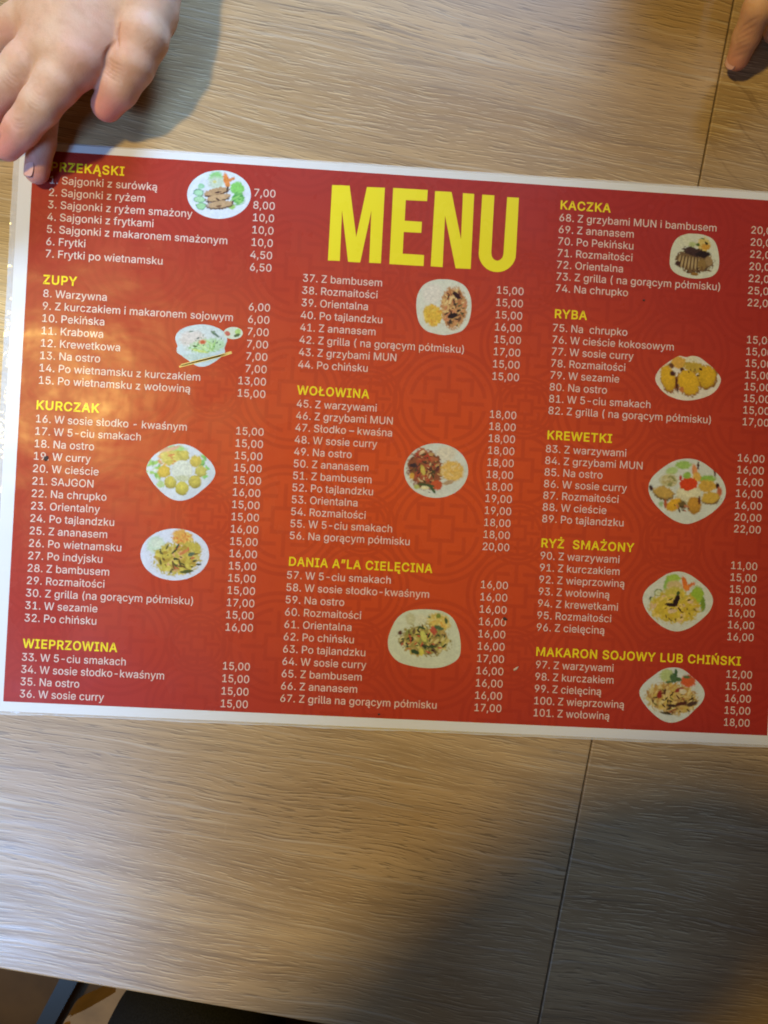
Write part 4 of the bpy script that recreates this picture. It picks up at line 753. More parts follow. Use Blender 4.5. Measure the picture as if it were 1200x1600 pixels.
   ('e', 900, 430, 95, 130, -10, (160, 190, 60), 0.2), ('e', 980, 570, 40, 110, 0, (120, 150, 50), 0.3), ('e', 310, 390, 64, 55, 0, (110, 130, 60), 0.12), ('e', 315, 392, 50, 42, 0, (215, 222, 180), 0.2), ('e', 205, 490, 22, 45, 0, (50, 60, 40), 0.3), ('e', 240, 500, 45, 45, 0, (200, 205, 130), 0.3),
   ('e', 560, 610, 370, 235, 5, (214, 186, 62), 0.14, 0.35), ('e', 560, 420, 180, 110, 0, (205, 190, 80), 0.3), ('s', 560, 600, 350, 220, 80, 32, [(228, 200, 70), (215, 180, 55), (235, 205, 110), (200, 175, 60), (225, 190, 140)], 1.7), ('s', 600, 640, 300, 180, 30, 14, [(90, 80, 30), (120, 100, 40), (70, 60, 35)], 2),
   ('e', 710, 260, 38, 110, -15, (232, 120, 40), 0.3), ('e', 800, 280, 75, 26, -30, (225, 120, 55), 0.3), ('e', 740, 320, 45, 45, 0, (236, 135, 50), 0.3),
   ('e', 590, 500, 40, 90, 22, (45, 22, 24), 0.25), ('e', 510, 575, 90, 28, 8, (50, 28, 28), 0.3), ('e', 610, 400, 28, 30, 0, (75, 90, 40), 0.3), ('e', 635, 645, 14, 40, -40, (80, 50, 35), 0.3), ('e', 520, 670, 70, 30, -10, (225, 195, 150), 0.3)]),
 ((990, 1035, 10), [(82, 460), (140, 340), (290, 210), (450, 105), (610, 75), (760, 105), (920, 230), (1050, 360), (1098, 480), (1060, 610), (940, 740), (790, 870), (600, 935), (430, 895), (260, 760), (130, 600)], (216, 222, 212), [
   ('e', 510, 200, 110, 100, 0, (185, 200, 130), 0.3), ('e', 840, 290, 115, 100, 20, (215, 95, 50), 0.25), ('e', 820, 225, 55, 24, 10, (90, 115, 70), 0.4),
   ('e', 590, 560, 400, 235, 8, (205, 175, 105), 0.14, 0.35), ('s', 590, 550, 380, 220, 100, 36, [(220, 190, 120), (195, 155, 80), (225, 205, 140), (180, 140, 80), (210, 180, 90)], 2.8), ('s', 600, 600, 350, 190, 44, 18, [(100, 60, 35), (70, 50, 30), (150, 80, 50), (120, 110, 50)], 2.4),
   ('e', 395, 500, 38, 65, 10, (150, 45, 35), 0.3), ('e', 700, 425, 80, 28, -25, (150, 55, 45), 0.3), ('e', 480, 450, 16, 45, 10, (90, 45, 35), 0.3), ('e', 590, 670, 80, 24, 5, (60, 40, 35), 0.35), ('e', 730, 640, 90, 28, -10, (85, 40, 30), 0.4), ('e', 760, 450, 55, 40, 20, (228, 215, 180), 0.35),
   ('e', 620, 240, 60, 75, 0, (80, 110, 70), 0.25), ('e', 650, 160, 26, 70, 0, (70, 100, 60), 0.3), ('e', 700, 260, 45, 35, 20, (75, 105, 60), 0.3), ('e', 540, 300, 50, 20, -10, (90, 115, 70), 0.4), ('e', 900, 640, 90, 35, -15, (80, 55, 45), 0.4), ('e', 500, 790, 90, 20, 10, (70, 60, 35), 0.4)]),
]
DLAB = ["spring rolls with cucumber and lettuce on an oval plate", "", "battered balls round a rice dome", "yellow chicken curry on an oval plate", "noodles with dark mushrooms on a square plate", "red stew with yellow salad on a round plate", "green and yellow vegetables on a rounded plate", "sliced duck on a square plate", "fried fish pieces on an oval plate", "fried shrimps round a rice dome with red sauce", "yellow fried rice with a carrot star", "fried noodles with a red garnish"]
for i, d in enumerate(DISHES):
    if d:
        dish("dish_photo", d[0], d[1], d[2], d[3], 11 + i, menu, ZD, "printed photo of " + DLAB[i])
SC_ = (265, 495, 10)
bowl = dish("dish_photo", SC_, [(95, 350), (130, 250), (250, 170), (450, 128), (620, 135), (780, 190), (880, 270), (905, 350), (885, 430), (862, 490), (868, 560), (800, 640), (690, 720), (560, 780), (440, 775), (330, 710), (190, 610), (120, 560), (118, 500), (128, 460)],
  (205, 224, 228), [
   ('e', 500, 350, 385, 215, 0, (214, 226, 226), 0.1), ('e', 360, 340, 200, 120, 0, (222, 215, 208), 0.4), ('e', 600, 460, 280, 110, -8, (188, 222, 178), 0.3), ('s', 560, 470, 260, 80, 22, 22, [(165, 210, 130), (200, 230, 170), (140, 190, 120)], 4),
   ('s', 520, 400, 330, 140, 14, 13, [(90, 125, 95), (120, 150, 120)], 2), ('e', 720, 280, 75, 20, 35, (95, 125, 105), 0.4), ('e', 690, 240, 40, 16, 0, (110, 140, 110), 0.4), ('e', 345, 235, 40, 12, -10, (110, 135, 120), 0.4), ('e', 450, 340, 26, 12, -25, (80, 100, 95), 0.4), ('e', 520, 400, 60, 38, 0, (220, 165, 130), 0.3), ('e', 520, 400, 35, 28, 0, (205, 90, 60), 0.3), ('e', 405, 465, 35, 12, 10, (60, 80, 50), 0.3),
   ('e', 480, 540, 130, 18, 12, (205, 225, 130), 0.4), ('e', 500, 640, 330, 60, 0, (190, 215, 210), 0.5)], 40, menu, ZD, "printed photo of a soup bowl with a small sauce dish and chopsticks")
dish("sauce_dish", SC_, ellipse_pts(998, 260, 150, 95), (222, 232, 210), [('e', 1070, 240, 50, 50, 0, (185, 220, 130), 0.4), ('e', 905, 265, 44, 34, 30, (205, 110, 95), 0.3), ('e', 1055, 295, 50, 24, -15, (80, 105, 65), 0.3)], 41, bowl, ZD + 0.02, None, 16, 4)
for pts in ([(150, 770), (160, 800), (870, 615), (980, 578), (975, 562), (800, 600)], [(180, 745), (190, 775), (780, 630), (975, 556), (965, 543), (740, 605)]):
    V = [W(*P(265 + x / 10, 495 + y / 10), ZD + 0.03) for x, y in pts]
    me = mesh_obj("chopstick", V, [tuple(reversed(range(len(V))))], M_DISH, bowl, False, np.tile(np.array(lin(225, 190, 105)), (len(V), 1)))

# ------------------------------------------------------------------ hands: one continuous skin each
def surface_nets(f, org, h):
    """naive surface nets on the grid f (negative inside)"""
    s = f < 0
    nx, ny, nz = f.shape
    c = np.zeros((nx - 1, ny - 1, nz - 1), dtype=np.int8)
    for i in (0, 1):
        for j in (0, 1):
            for k in (0, 1):
                c += s[i:nx - 1 + i, j:ny - 1 + j, k:nz - 1 + k]
    act = (c > 0) & (c < 8)
    idx = -np.ones(act.shape, dtype=np.int64)
    cells = np.argwhere(act)
    idx[act] = np.arange(len(cells))
    acc = np.zeros((len(cells), 3)); cnt = np.zeros(len(cells))
    ci, cj, ck = cells.T
    for ax in range(3):
        o = [a for a in range(3) if a != ax]
        for a in (0, 1):
            for b in (0, 1):
                off = [0, 0, 0]; off[o[0]] = a; off[o[1]] = b
                f0 = f[ci + off[0], cj + off[1], ck + off[2]]
                off2 = list(off); off2[ax] = 1
                f1 = f[ci + off2[0], cj + off2[1], ck + off2[2]]
                cr = (f0 < 0) != (f1 < 0)
                t = np.where(cr, f0 / np.where(cr, f0 - f1, 1), 0)
                p = np.tile(np.array(off, float), (len(cells), 1)); p[:, ax] += t
                acc[cr] += p[cr]; cnt[cr] += 1
    V = (cells + acc / cnt[:, None]) * h + org
    F = []
    for ax in range(3):
        o = [a for a in range(3) if a != ax]
        sl0 = [slice(None)] * 3; sl1 = [slice(None)] * 3
        sl0[ax] = slice(0, -1); sl1[ax] = slice(1, None)
        cr = s[tuple(sl0)] != s[tuple(sl1)]
        e = np.argwhere(cr)
        ok = (e[:, o[0]] > 0) & (e[:, o[1]] > 0) & (e[:, o[0]] < f.shape[o[0]] - 1) & (e[:, o[1]] < f.shape[o[1]] - 1)
        e = e[ok]
        def cell(da, db):
            q = e.copy(); q[:, o[0]] -= da; q[:, o[1]] -= db
            return idx[q[:, 0], q[:, 1], q[:, 2]]
        quad = np.stack([cell(1, 1), cell(0, 1), cell(0, 0), cell(1, 0)], 1)
        flip = s[e[:, 0], e[:, 1], e[:, 2]]
        if ax == 1: flip = ~flip
        quad[~flip] = quad[~flip][:, ::-1]
        F.append(quad[(quad >= 0).all(1)])
    return V, np.vstack(F)

def cone(X, a, b, ra, rb):
    a = np.array(a, float); b = np.array(b, float)
    d = b - a; L2 = d @ d
    q = X - a
    t = np.clip((q @ d) / L2, 0, 1)
    return np.linalg.norm(q - t[..., None] * d, axis=-1) - (ra + (rb - ra) * t)

def smin(a, b, k):
    h = np.clip(0.5 + 0.5 * (b - a) / k, 0, 1)
    return b * (1 - h) + a * h - k * h * (1 - h)

def mm(u, v, h):                            # pixel at height -> mm vector (x right, y up, z up)
    x, y = P(u, v, h)
    return np.array([x - 210.0, 148.5 - y, h])

def build_hand(chains, palm, groups, creases, tints, step, name, parent, base=(0.62, 0.385, 0.25)):
    allp = [q for ch in chains + palm for q in ch]
    pts = np.array([mm(*q[:3]) for q in allp]); rr = np.array([q[3] for q in allp])
    lo = (pts - rr[:, None]).min(0) - 3; hi = (pts + rr[:, None]).max(0) + 3
    n = np.ceil((hi - lo) / step).astype(int) + 1
    g = [lo[i] + step * np.arange(n[i]) for i in range(3)]
    X = np.stack(np.meshgrid(*g, indexing='ij'), -1).astype(np.float32)
    def chain(ch, k=2.0):
        d = None
        for a, b in zip(ch[:-1], ch[1:]):
            c = cone(X, mm(*a[:3]), mm(*b[:3]), a[3], b[3])
            d = c if d is None else smin(d, c, k)
        return d
    D = None
    for ch in palm:
        c = chain(ch)
        D = c if D is None else smin(D, c, 9.0)
    fing = None
    for gi, (ch, k) in enumerate(zip(chains, groups)):
        c = chain(ch)
        D2 = smin(D, c, k)
        # fingers stay apart from each other: blend only against the palm
        fing = D2 if fing is None else smin(fing, D2, 0.8)
    D = fing
    V, F = surface_nets(D, lo, step)
    # relax a little
    nv = len(V)
    E_ = np.vstack([F[:, [0, 1]], F[:, [1, 2]], F[:, [2, 3]], F[:, [3, 0]]])
    for _ in range(3):
        acc = np.zeros_like(V); cnt = np.zeros(nv)
        np.add.at(acc, E_[:, 0], V[E_[:, 1]]); np.add.at(acc, E_[:, 1], V[E_[:, 0]])
        np.add.at(cnt, E_[:, 0], 1); np.add.at(cnt, E_[:, 1], 1)
        V = V * 0.5 + 0.5 * acc / cnt[:, None]
    # folds: pressed in along the skin's normal where the lines run
    T = V[F]
    fn = np.cross(T[:, 2] - T[:, 0], T[:, 3] - T[:, 1])
    N = np.zeros_like(V)
    for k in range(4): np.add.at(N, F[:, k], fn)
    N /= np.linalg.norm(N, axis=1)[:, None] + 1e-9
    depth = np.zeros(nv)
    for (c0, c1, w, dep) in creases:
        p0, p1 = mm(*c0)[:2], mm(*c1)[:2]
        dd = p1 - p0; t = np.clip(((V[:, :2] - p0) @ dd) / (dd @ dd), 0, 1)
        bow = 0.8 * np.sin(t * math.pi)[:, None] * np.array([dd[1], -dd[0]]) / np.linalg.norm(dd)
        q = np.linalg.norm(V[:, :2] - (p0 + t[:, None] * dd + bow), axis=1)
        f = np.exp(-(q / w) ** 2) * np.sin(np.clip(t, 0.06, 0.94) * math.pi) ** 0.5 * (N[:, 2] > 0.1)
        depth = np.maximum(depth, dep * f)
    V = V - N * depth[:, None]
    col = np.tile(np.array(base), (nv, 1))
    for (c0, w, c, a) in tints:
        d = np.linalg.norm(V - mm(*c0), axis=1)
        k = (a * np.exp(-(d / w) ** 2))[:, None]
        col = col * (1 - k) + np.array(c) * k
    k = np.clip(depth / 0.5, 0, 1)[:, None] * 0.45  # redder skin in the folds, plus painted shade along the thumb's edge
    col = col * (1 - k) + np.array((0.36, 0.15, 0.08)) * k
    ob = mesh_obj(name, V / 1000.0, F.tolist(), M_SKIN, parent, True, col)
    return ob

def nail(center, along, normal, wid, length, rad_, parent, name="fingernail"):
    """a curved plate lying on the finger: center mm on the surface"""
    a = np.array(along, float); a /= np.linalg.norm(a)
    nn = np.array(normal, float); nn -= a * (nn @ a); nn /= np.linalg.norm(nn)
    s = np.cross(a, nn)
    V, F = [], []
    NU, NV_ = 12, 12
    for layer in (0.0, -0.5):
        for i in range(NU + 1):
            for j in range(NV_ + 1):
                p, q = 2 * i / NU - 1, 2 * j / NV_ - 1
                # squircle mapping
                px = p * math.sqrt(1 - q * q / 2.6); qy = q * math.sqrt(1 - p * p / 3.2)
                ang = px * wid / 2 / rad_
                V.append((center + s * (rad_ * math.sin(ang)) + nn * (rad_ * (math.cos(ang) - 1) + layer - 0.25 * qy * qy) + a * qy * length / 2) / 1000.0)
    M_ = (NU + 1) * (NV_ + 1)
    for i in range(NU):
        for j in range(NV_):
            k = i * (NV_ + 1) + j
            F.append((k, k + 1, k + NV_ + 2, k + NV_ + 1))
            F.append((M_ + k, M_ + k + NV_ + 1, M_ + k + NV_ + 2, M_ + k + 1))
    bm = bmesh.new()
    vs = [bm.verts.new(v) for v in V]
    for f in F: bm.faces.new([vs[i] for i in f])
    bmesh.ops.holes_fill(bm, edges=[e for e in bm.edges if e.is_boundary])
    return bm_obj(name, bm, M_NAIL, parent, True)

right = empty("hand", (0, 0, 0))
tag(right, "large right hand at the upper left pressing a fingertip on the menu corner", "hand", "hands reaching over the table")
thumb = [(232, -20, 29.9, 15.6), (222, 56, 32.3, 12.4), (207, 100, 30.9, 10.4), (186, 138, 27.0, 9.0), (167, 165, 20.5, 7.6)]
index = [(116, 94, 36.0, 12.4), (90, 128, 36.0, 10.4), (62, 166, 34.2, 9.2), (34, 201, 28.6, 8.2), (11, 229, 22.8, 6.9)]
middle = [(84, 80, 27, 9.0), (70, 160, 17, 7.6), (65, 222, 11.5, 6.8), (57.5, 268, 7.2, 6.2)]
ring = [(68, 76, 34.7, 11.6), (38, 100, 35.4, 9.4), (10, 128, 34.0, 8.8), (-20, 168, 27.2, 7.8), (-42, 200, 19.0, 6.8)]
pinky = [(62, 26, 32.6, 10.9), (30, 38, 32.0, 9.2), (0, 57, 29.9, 8.3), (-30, 84, 24.5, 7.5), (-52, 108, 17.7, 6.8)]
palm = [[(136, -160, 42.2, 19.8), (120, -95, 38.1, 17.7), (118, 90, 35.4, 13.0)],
        [(136, -160, 42.2, 19.8), (104, -80, 36.7, 16.6), (84, 78, 35.4, 12.5)],
        [(136, -160, 42.2, 19.8), (98, -70, 35.4, 15.6), (62, 32, 32.6, 11.4)],
        [(205, -160, 40.8, 18.7), (208, -110, 35.4, 18.7), (205, -20, 29.9, 16.6), (150, 70, 31.3, 12.0)],
        [(205, -160, 40.8, 18.7), (220, -100, 32.6, 16.6), (228, 15, 29.2, 15.1)],
        [(165, -60, 29.9, 17.7), (150, 60, 30.6, 11.4)]]
cr = []
def crease(u0, v0, u1, v1, h, w=0.9, d=0.7):
    cr.append(((u0, v0, h * 0.73), (u1, v1, h * 0.73), w, d))
for k in range(5):                      # thumb joint
    crease(168 + 2.4 * k, 122 - 4.0 * k, 196 + 1.8 * k, 142 - 4.6 * k, 40, 0.50, 0.30)
for k in range(5):                      # long finger joint
    crease(40 + 3.2 * k, 158 - 4.6 * k, 56 + 3.6 * k, 170 - 4.6 * k, 59.5, 0.50, 0.26)
for k in range(4):
    crease(1 + 3.2 * k, 120 - 4.6 * k, 14 + 3.6 * k, 131 - 4.6 * k, 59.5, 0.50, 0.26)
crease(192, 48, 188, 78, 52, 0.62, 1.0); crease(188, 77, 166, 112, 46, 0.62, 0.9)  # palm edge over the thumb; the fold tint paints its shade
crease(24, 196, 36, 208, 46, 0.5, 0.3); crease(-3, 38, 2, 54, 51, 0.6, 0.5); crease(-8, 40, -3, 56, 51, 0.6, 0.5)
for k in range(3):
    crease(56 + 0.5 * k, 226 + 4 * k, 72 + 0.5 * k, 229 + 4 * k, 16, 0.5, 0.3)
tn = [((166, 178, 24), 13, (0.66, 0.16, 0.10), 0.85), ((150, 165, 26), 9, (0.72, 0.24, 0.17), 0.5), ((5, 238, 27), 14, (0.72, 0.24, 0.20), 0.85), ((150, 105, 36), 16, (0.68, 0.33, 0.27), 0.5),
      ((57, 274, 10), 10, (0.66, 0.26, 0.24), 0.7), ((0, 205, 30), 12, (0.70, 0.30, 0.24), 0.5), ((-40, 200, 22), 14, (0.72, 0.26, 0.20), 0.7), ((80, 70, 46), 22, (0.66, 0.44, 0.30), 0.5), ((190, 125, 36), 9, (0.52, 0.30, 0.17), 0.4), ((2, 45, 38), 8, (0.45, 0.22, 0.12), 0.5)]
h = build_hand([thumb, index, ring, pinky, middle], palm, [3.2, 4.0, 4.0, 4.0, 3.0], cr, tn, 0.65, "skin", right)
# nail of the pressing finger, seen from its side, and of the long finger at the frame edge
a = mm(57.5, 268, 7.2) - mm(65, 222, 11.5); a /= np.linalg.norm(a)
nr = np.array([-0.40, 0.05, 0.91])
nr = nr - a * (nr @ a); nr /= np.linalg.norm(nr)
nail(mm(58, 265, 7.8) + nr * 6.12 + a * 0.5, a, nr, 8.0, 8.5, 6.0, right)
a = mm(9, 231, 23.8) - mm(33, 202, 28.6); a /= np.linalg.norm(a)
nr = np.array([-0.62, 0.35, 0.70]); nr = nr - a * (nr @ a); nr /= np.linalg.norm(nr)
nail(mm(11, 229, 24.1) + nr * 7.7, a, nr, 9.5, 10.5, 7.2, right)

def tube(name, pts, radii, mat, parent, seg=28, flat=0.8):
    """open sleeve with wall thickness along points (mm)"""
    bm = bmesh.new()
    rings = []
    order = [(i, 0.0) for i in range(len(pts))] + [(i, -2.2) for i in reversed(range(len(pts)))]
    for i, off in order:
        p = np.array(pts[i]); q = np.array(pts[min(i + 1, len(pts) - 1)]) - np.array(pts[max(i - 1, 0)])
        q = q / np.linalg.norm(q)
        s = np.cross(q, (0, 0, 1)); s /= np.linalg.norm(s); t = np.cross(s, q)
        r = radii[i] + off
        rings.append([bm.verts.new((p + s * r * math.cos(2 * math.pi * k / seg) + t * r * flat * math.sin(2 * math.pi * k / seg)) / 1000.0) for k in range(seg)])
    for a_, b_ in zip(rings, rings[1:] + rings[:1]):
        for k in range(seg):
            bm.faces.new((a_[k], a_[(k + 1) % seg], b_[(k + 1) % seg], b_[k]))
    return bm_obj(name, bm, mat, parent, True)
s0 = mm(167, -150, 44); s1 = mm(172, -300, 56); s2 = mm(185, -620, 90)
tube("sleeve", [s0, s0 * 0.6 + s1 * 0.4, s1, s2], [33, 36, 38, 46], M_SLEEVE, right)

left = empty("hand", (0, 0, 0))
tag(left, "hand at the upper right corner with one fingertip on the oak board", "hand", "hands reaching over the table")
lf = [[(1262, -90, 42, 10.5), (1222, -40, 42, 8.6), (1186, 12, 34, 7.6), (1167, 56, 21, 6.8), (1153, 92, 10.5, 5.8)],
      [(1300, -84, 36, 10.5), (1268, -46, 32, 8.6), (1240, 6, 24, 7.8), (1224, 30, 14, 6.8), (1212, 50, 7.6, 6.0)],
      [(1338, -70, 35, 10.0), (1318, -30, 31, 8.4), (1290, 20, 23, 7.6), (1275, 50, 13, 6.8), (1264, 78, 7.4, 6.0)],
      [(1376, -50, 33, 9.2), (1358, -10, 29, 7.6), (1336, 26, 21, 6.9), (1322, 50, 12, 6.2), (1314, 70, 7.0, 5.6)],
      [(1250, -200, 34, 12), (1205, -130, 28, 9.5), (1180, -85, 18, 8.0), (1168, -50, 10, 7.0)]]
lp = [[(1300, -330, 46, 17), (1290, -240, 40, 16), (1262, -92, 42, 11)], [(1310, -330, 46, 17), (1310, -230, 40, 15), (1300, -86, 36, 11)],
      [(1330, -330, 46, 17), (1335, -230, 38, 15), (1338, -72, 35, 10.5)], [(1345, -330, 46, 17), (1360, -220, 36, 14), (1376, -52, 33, 9.5)],
      [(1300, -330, 46, 16), (1262, -230, 36, 14), (1252, -190, 34, 12)]]
cr2 = [((1154, 66 + 4 * k, 24), (1173, 71 + 4 * k, 24), 0.5, 0.3) for k in range(2)] + [((1172, 16 + 4.5 * k, 40), (1192, 22 + 4.5 * k, 40), 0.5, 0.35) for k in range(4)]
tn2 = [((1153, 96, 10), 9, (0.68, 0.22, 0.17), 0.75), ((1180, 30, 26), 14, (0.66, 0.33, 0.20), 0.4)]
build_hand(lf, lp, [5.0, 5.0, 5.0, 5.0, 6.0], cr2, tn2, 0.8, "skin", left, (0.58, 0.34, 0.21))
a = mm(1153, 92, 10.5) - mm(1167, 56, 21); a /= np.linalg.norm(a)
nr = np.array([-0.42, 0.25, 0.87]); nr = nr - a * (nr @ a); nr /= np.linalg.norm(nr)
nail(mm(1154.5, 89, 11.2) + nr * 5.95, a, nr, 8.6, 9.5, 6.0, left)
s0 = mm(1318, -300, 50); s1 = mm(1325, -430, 62); s2 = mm(1340, -700, 95)
tube("sleeve", [s0, s0 * 0.6 + s1 * 0.4, s1, s2], [30, 33, 36, 44], M_SLEEVE, left)

# ------------------------------------------------------------------ below the table edge
def extrude_px(name, pts, h0, h1, mat, parent=None, bev=0.003):
    """outline given as photo pixels on level h1, carried down to h0"""
    q = [P(u, v, h1) for u, v in pts]
    bm = bmesh.new()
    top = [bm.verts.new(W(x, y, h1)) for x, y in q]
    bot = [bm.verts.new(W(x, y, h0)) for x, y in q]
    bm.faces.new(top); bm.faces.new(list(reversed(bot)))
    k = len(q)
    for i in range(k):
        bm.faces.new((top[i], bot[i], bot[(i + 1) % k], top[(i + 1) % k]))
    if bev:
        bmesh.ops.bevel(bm, geom=[e for e in bm.edges if all(abs(v.co.z - h1 / 1000) < 1e-6 for v in e.verts)], offset=bev, segments=2, affect='EDGES')
    return bm_obj(name, bm, mat, parent)
ft = extrude_px("foot_bar", [(140, 1440), (168, 1448), (84, 1602), (30, 1700), (2, 1690), (56, 1600)], -745, -700, M_STEEL, None)
ft.parent = table
ft.matrix_parent_inverse = table.matrix_basis.inverted() if False else Matrix.Identity(4)
ft.data.transform(Matrix.Rotation(TA, 4, 'Z'))

chair = empty("chair", (0, 0, 0))
tag(chair, "tan chair seat seen below the table edge at lower left, mostly hidden", "chair")
sq = catmull([(262, 1480), (190, 1543), (140, 1574), (98, 1600), (86, 1660), (110, 1760), (200, 1840), (420, 1860), (640, 1800), (640, 1600), (520, 1500)], 6)
extrude_px("seat", sq, -330, -300, M_SEAT, chair, 0.006)
for u, v in ((160, 1640), (560, 1560), (560, 1760), (190, 1780)):
    q = PW(u, v, -331)
    bm = bmesh.new()
    bmesh.ops.create_cone(bm, cap_ends=True, segments=16, radius1=0.011, radius2=0.013, depth=0.418)
    for w_ in bm.verts: w_.co += Vector((q.x, q.y, -0.331 - 0.2095))
    bm_obj("leg", bm, M_STEEL, chair, True)

# ---- specks lying on the sheet
def speck(u, v, L, w, ang, hgt, mat, label, cat):
    q = PW(u, v, 1.0)
    bm = bmesh.new()
    bmesh.ops.create_icosphere(bm, subdivisions=2, radius=1.0)
    random.seed(int(u))
    for x in bm.verts:
        k = 1 + random.uniform(-0.22, 0.22)
        x.co = Vector((x.co.x * L / 2000 * k, x.co.y * w / 2000 * k, x.co.z * hgt / 2000))
    bmesh.ops.rotate(bm, verts=bm.verts, cent=(0, 0, 0), matrix=Matrix.Rotation(rad(ang), 3, 'Z'))
    o = bm_obj("crumb", bm, mat, None, True)
    o.location = (q.x, q.y, (ZT + hgt / 2 - 0.02) / 1000)
    tag(o, label, cat)
M_CRUMB = plain("pale_crumb", (0.55, 0.42, 0.30), 0.8)
M_DARK = plain("dark_crumb", (0.035, 0.022, 0.015), 0.8)
speck(806, 1045, 3.4, 1.3, 38, 0.8, M_CRUMB, "pale elongated crumb beside the veal prices on the red menu", "crumb")
speck(789, 967, 2.6, 1.6, -25, 0.5, M_DARK, "dark smear of a crumb touching a veal price on the menu", "crumb")
speck(72, 716, 3.0, 2.2, 60, 0.4, M_DARK, "dark crumb on the curry line of the chicken list", "crumb")
speck(1006, 469, 1.3, 1.0, 0, 0.4, M_DARK, "tiny dark crumb below the duck list on the menu", "crumb")
speck(592, 1116, 1.3, 1.0, 0, 0.4, M_DARK, "tiny dark crumb near the lower edge of the red panel", "crumb")

# ------------------------------------------------------------------ the person who sits here and takes the picture
sitter = empty("person", (0, 0, 0))
tag(sitter, "person in dark clothes at the table edge, only the black lap in view", "person")
A3 = lambda *v: np.array(v, float)
hipL, hipR = A3(-100, -840, -205), A3(95, -840, -205)
kneeL, kneeR = A3(-128, -458, -190), A3(120, -440, -190)
footL, footR = A3(-90, -380, -670), A3(130, -370, -670)
waist, chest, neck = A3(0, -800, -50), A3(0, -660, 170), A3(2, -530, 360)
shL, shR = A3(-160, -560, 300), A3(165, -560, 300)
elL, elR = A3(-298, -240, 432), A3(270, -330, 300)
wrL, wrR = A3(-112, -62, 436), A3(92, -150, 428)
def sdf_grid(pts, pad, step, zmin=-745):
    pts = np.array(pts); lo = pts.min(0) - pad; hi = pts.max(0) + pad
    lo[2] = max(lo[2], zmin)
    n = np.ceil((hi - lo) / step).astype(int)
    return lo, np.stack(np.meshgrid(*[lo[i] + step * np.arange(n[i]) for i in range(3)], indexing='ij'), -1).astype(np.float32)
def blend(X, segs, k, D=None):
    for a, b, ra, rb in segs:
        c = cone(X, a, b, ra, rb)
        D = c if D is None else smin(D, c, k)
    return D
def cloth_folds(X, amp):
    return amp * np.sin(X[..., 1] * 0.055 + X[..., 2] * 0.03) * np.sin(X[..., 0] * 0.045 + X[..., 2] * 0.02)
# trousers
lo, X = sdf_grid([hipL, hipR, kneeL, kneeR, footL, footR, waist], 150, 9.0)
D = blend(X, [(hipL, hipR, 112, 112), ((hipL + hipR) / 2, waist, 122, 112), (hipL, kneeL, 92, 64), (hipR, kneeR, 92, 64),
              (kneeL, footL, 62, 50), (kneeR, footR, 62, 50)], 28.0) + cloth_folds(X, 2.0)
V, F = surface_nets(D, lo, 9.0)
mesh_obj("trousers", V / 1000.0, F.tolist(), M_CLOTH, sitter, True)
# jumper with both sleeves
cufL, cufR = wrL * 0.88 + elL * 0.12, wrR * 0.85 + elR * 0.15
lo, X = sdf_grid([waist, neck, shL, shR, elL, elR, cufL, cufR], 120, 8.0)
D = blend(X, [(waist + A3(-45, 0, -60), chest + A3(-60, 0, 30), 112, 110), (waist + A3(45, 0, -60), chest + A3(60, 0, 30), 112, 110), (chest, neck + A3(0, 0, -50), 100, 62),
              (shL, shR, 62, 62)], 40.0)
for s, e, c in ((shL, elL, cufL), (shR, elR, cufR)):
    D = smin(D, blend(X, [(s, e, 60, 50), (e, c, 54, 44)], 12.0), 22.0)
D = D + cloth_folds(X, 2.5)
V, F = surface_nets(D, lo, 8.0)
mesh_obj("jumper", V / 1000.0, F.tolist(), M_CLOTH, sitter, True)
# body: one skin from the chest through neck, head, arms and hands
hd = A3(2, -455, 500)
def finger_set(w, palm, tips, th):
    r = [(w, palm, 27, 30)]
    for (b, m_, t) in tips:
        r += [(palm * 0.35 + b * 0.65, b, 11, 9.5), (b, m_, 9.5, 8.5), (m_, t, 8.5, 7.2)]
    r += [(palm, th[0], 14, 11), (th[0], th[1], 10.5, 8.5)]
    return r
pL, pR = A3(-76, -72, 440), A3(66, -122, 440)
segs = [(chest, neck, 70, 55), (neck, hd + A3(0, -10, -60), 54, 52), (hd + A3(0, -18, 20), hd + A3(0, 18, 0), 82, 74), (hd + A3(0, 10, -40), hd + A3(0, 42, -62), 58, 38),
        (hd + A3(0, 84, -5), hd + A3(0, 100, -38), 8, 14), (hd + A3(-80, -5, -8), hd + A3(-84, -8, -34), 10, 8), (hd + A3(80, -5, -8), hd + A3(84, -8, -34), 10, 8),
        (shL, shR, 42, 42), (shL, elL, 40, 36), (elL, wrL, 36, 27), (shR, elR, 40, 36), (elR, wrR, 36, 25)]
segs += finger_set(wrL, pL, [(A3(-52, -42 - 22 * k, 447), A3(-38 + 2 * k, -34 - 22 * k, 434), A3(-30 + 2 * k, -36 - 22 * k, 429)) for k in range(4)], (A3(-58, -108, 424), A3(-46, -130, 417)))
segs += finger_set(wrR, pR, [(A3(48, -92 - 20 * k, 447), A3(36, -84 - 20 * k, 434), A3(28, -84 - 20 * k, 429)) for k in range(4)], (A3(52, -150, 424), A3(42, -166, 416)))
lo, X = sdf_grid([s[0] for s in segs] + [s[1] for s in segs], 92, 6.0)
D = None
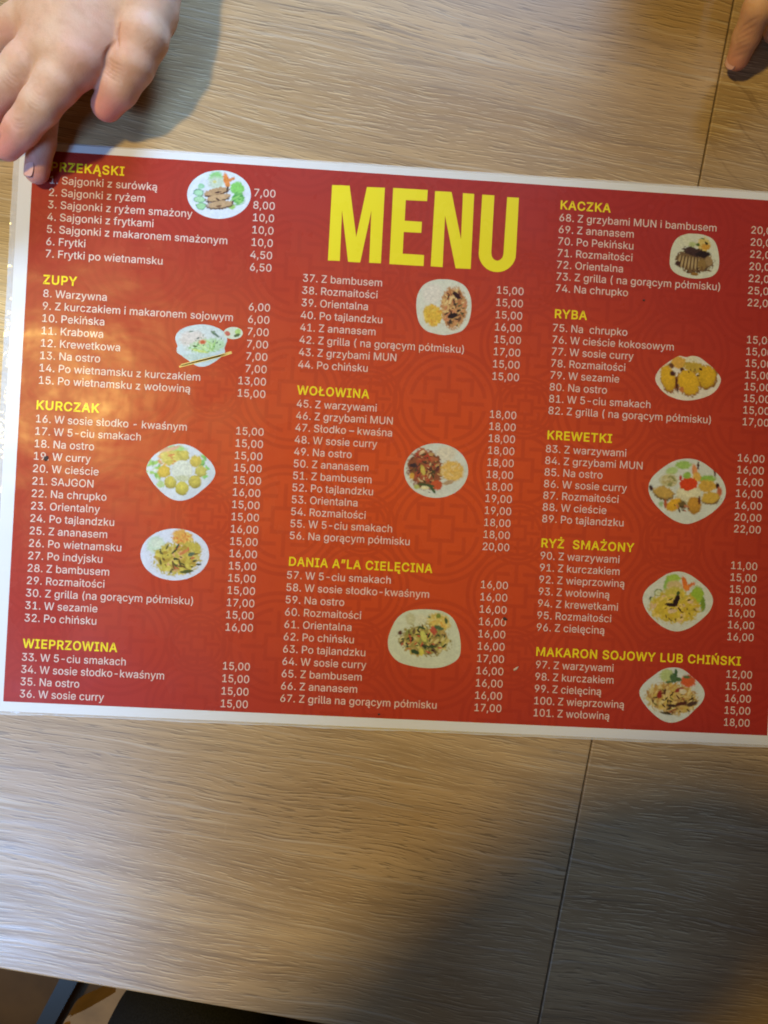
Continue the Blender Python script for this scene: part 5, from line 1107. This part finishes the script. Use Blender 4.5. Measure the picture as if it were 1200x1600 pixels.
for a, b, ra, rb in segs:
    bl = np.minimum(a, b) - max(ra, rb) - 30; bh = np.maximum(a, b) + max(ra, rb) + 30
    i0 = np.maximum(0, np.floor((bl - lo) / 6.0).astype(int)); i1 = np.ceil((bh - lo) / 6.0).astype(int) + 1
    if D is None: D = np.full(X.shape[:3], 60.0, dtype=np.float32)
    sl = tuple(slice(i0[k], i1[k]) for k in range(3))
    D[sl] = smin(D[sl], cone(X[sl], a, b, ra, rb), 5.0 if ra < 20 else 14.0)
V, F = surface_nets(D, lo, 6.0)
mesh_obj("body", V / 1000.0, F.tolist(), M_SKIN, sitter, True, np.tile(np.array((0.58, 0.36, 0.25)), (len(V), 1)))
lo, X = sdf_grid([hd + A3(-60, -60, -60), hd + A3(60, 60, 60)], 70, 6.0)
D = blend(X, [(hd + A3(0, -32, 28), hd + A3(0, 2, 26), 87, 82), (hd + A3(0, -60, 0), hd + A3(0, -62, -60), 62, 44)], 20.0) + 1.5 * np.sin(X[..., 0] * 0.35)
V, F = surface_nets(D, lo, 6.0)
mesh_obj("hair", V / 1000.0, F.tolist(), M_CLOTH, sitter, True)
for sx_ in (-30, 30):
    bm = bmesh.new()
    bmesh.ops.create_uvsphere(bm, u_segments=16, v_segments=10, radius=0.0125)
    for v in bm.verts: v.co += Vector((hd + A3(sx_, 62, -2)) / 1000.0)
    bm_obj("eye", bm, M_WHITE, sitter, True)
bm = bmesh.new()
bmesh.ops.create_uvsphere(bm, u_segments=16, v_segments=8, radius=0.018)
for v in bm.verts:
    v.co = Vector((v.co.x * 1.3, v.co.y * 0.5, v.co.z * 0.32)) + Vector((hd + A3(0, 78, -62)) / 1000.0)
bm_obj("mouth", bm, M_NAIL, sitter, True)

phone = empty("phone", (0, 0, 0))
tag(phone, "dark phone held flat in both hands above the menu, outside the picture", "phone")
slab("phone_body", -0.040, 0.036, -0.172, -0.016, 0.4175, 0.4255, M_CLOTH, phone, 0.0025)
slab("phone_screen", -0.0375, 0.0335, -0.1695, -0.0185, 0.4257, 0.4262, M_STEEL, phone, 0)
bm = bmesh.new()
bmesh.ops.create_cone(bm, cap_ends=True, segments=24, radius1=0.0065, radius2=0.0065, depth=0.002)
for v in bm.verts: v.co += Vector((cp.x, cp.y, 0.4163))
bm_obj("camera_lens", bm, M_STEEL, phone, False)
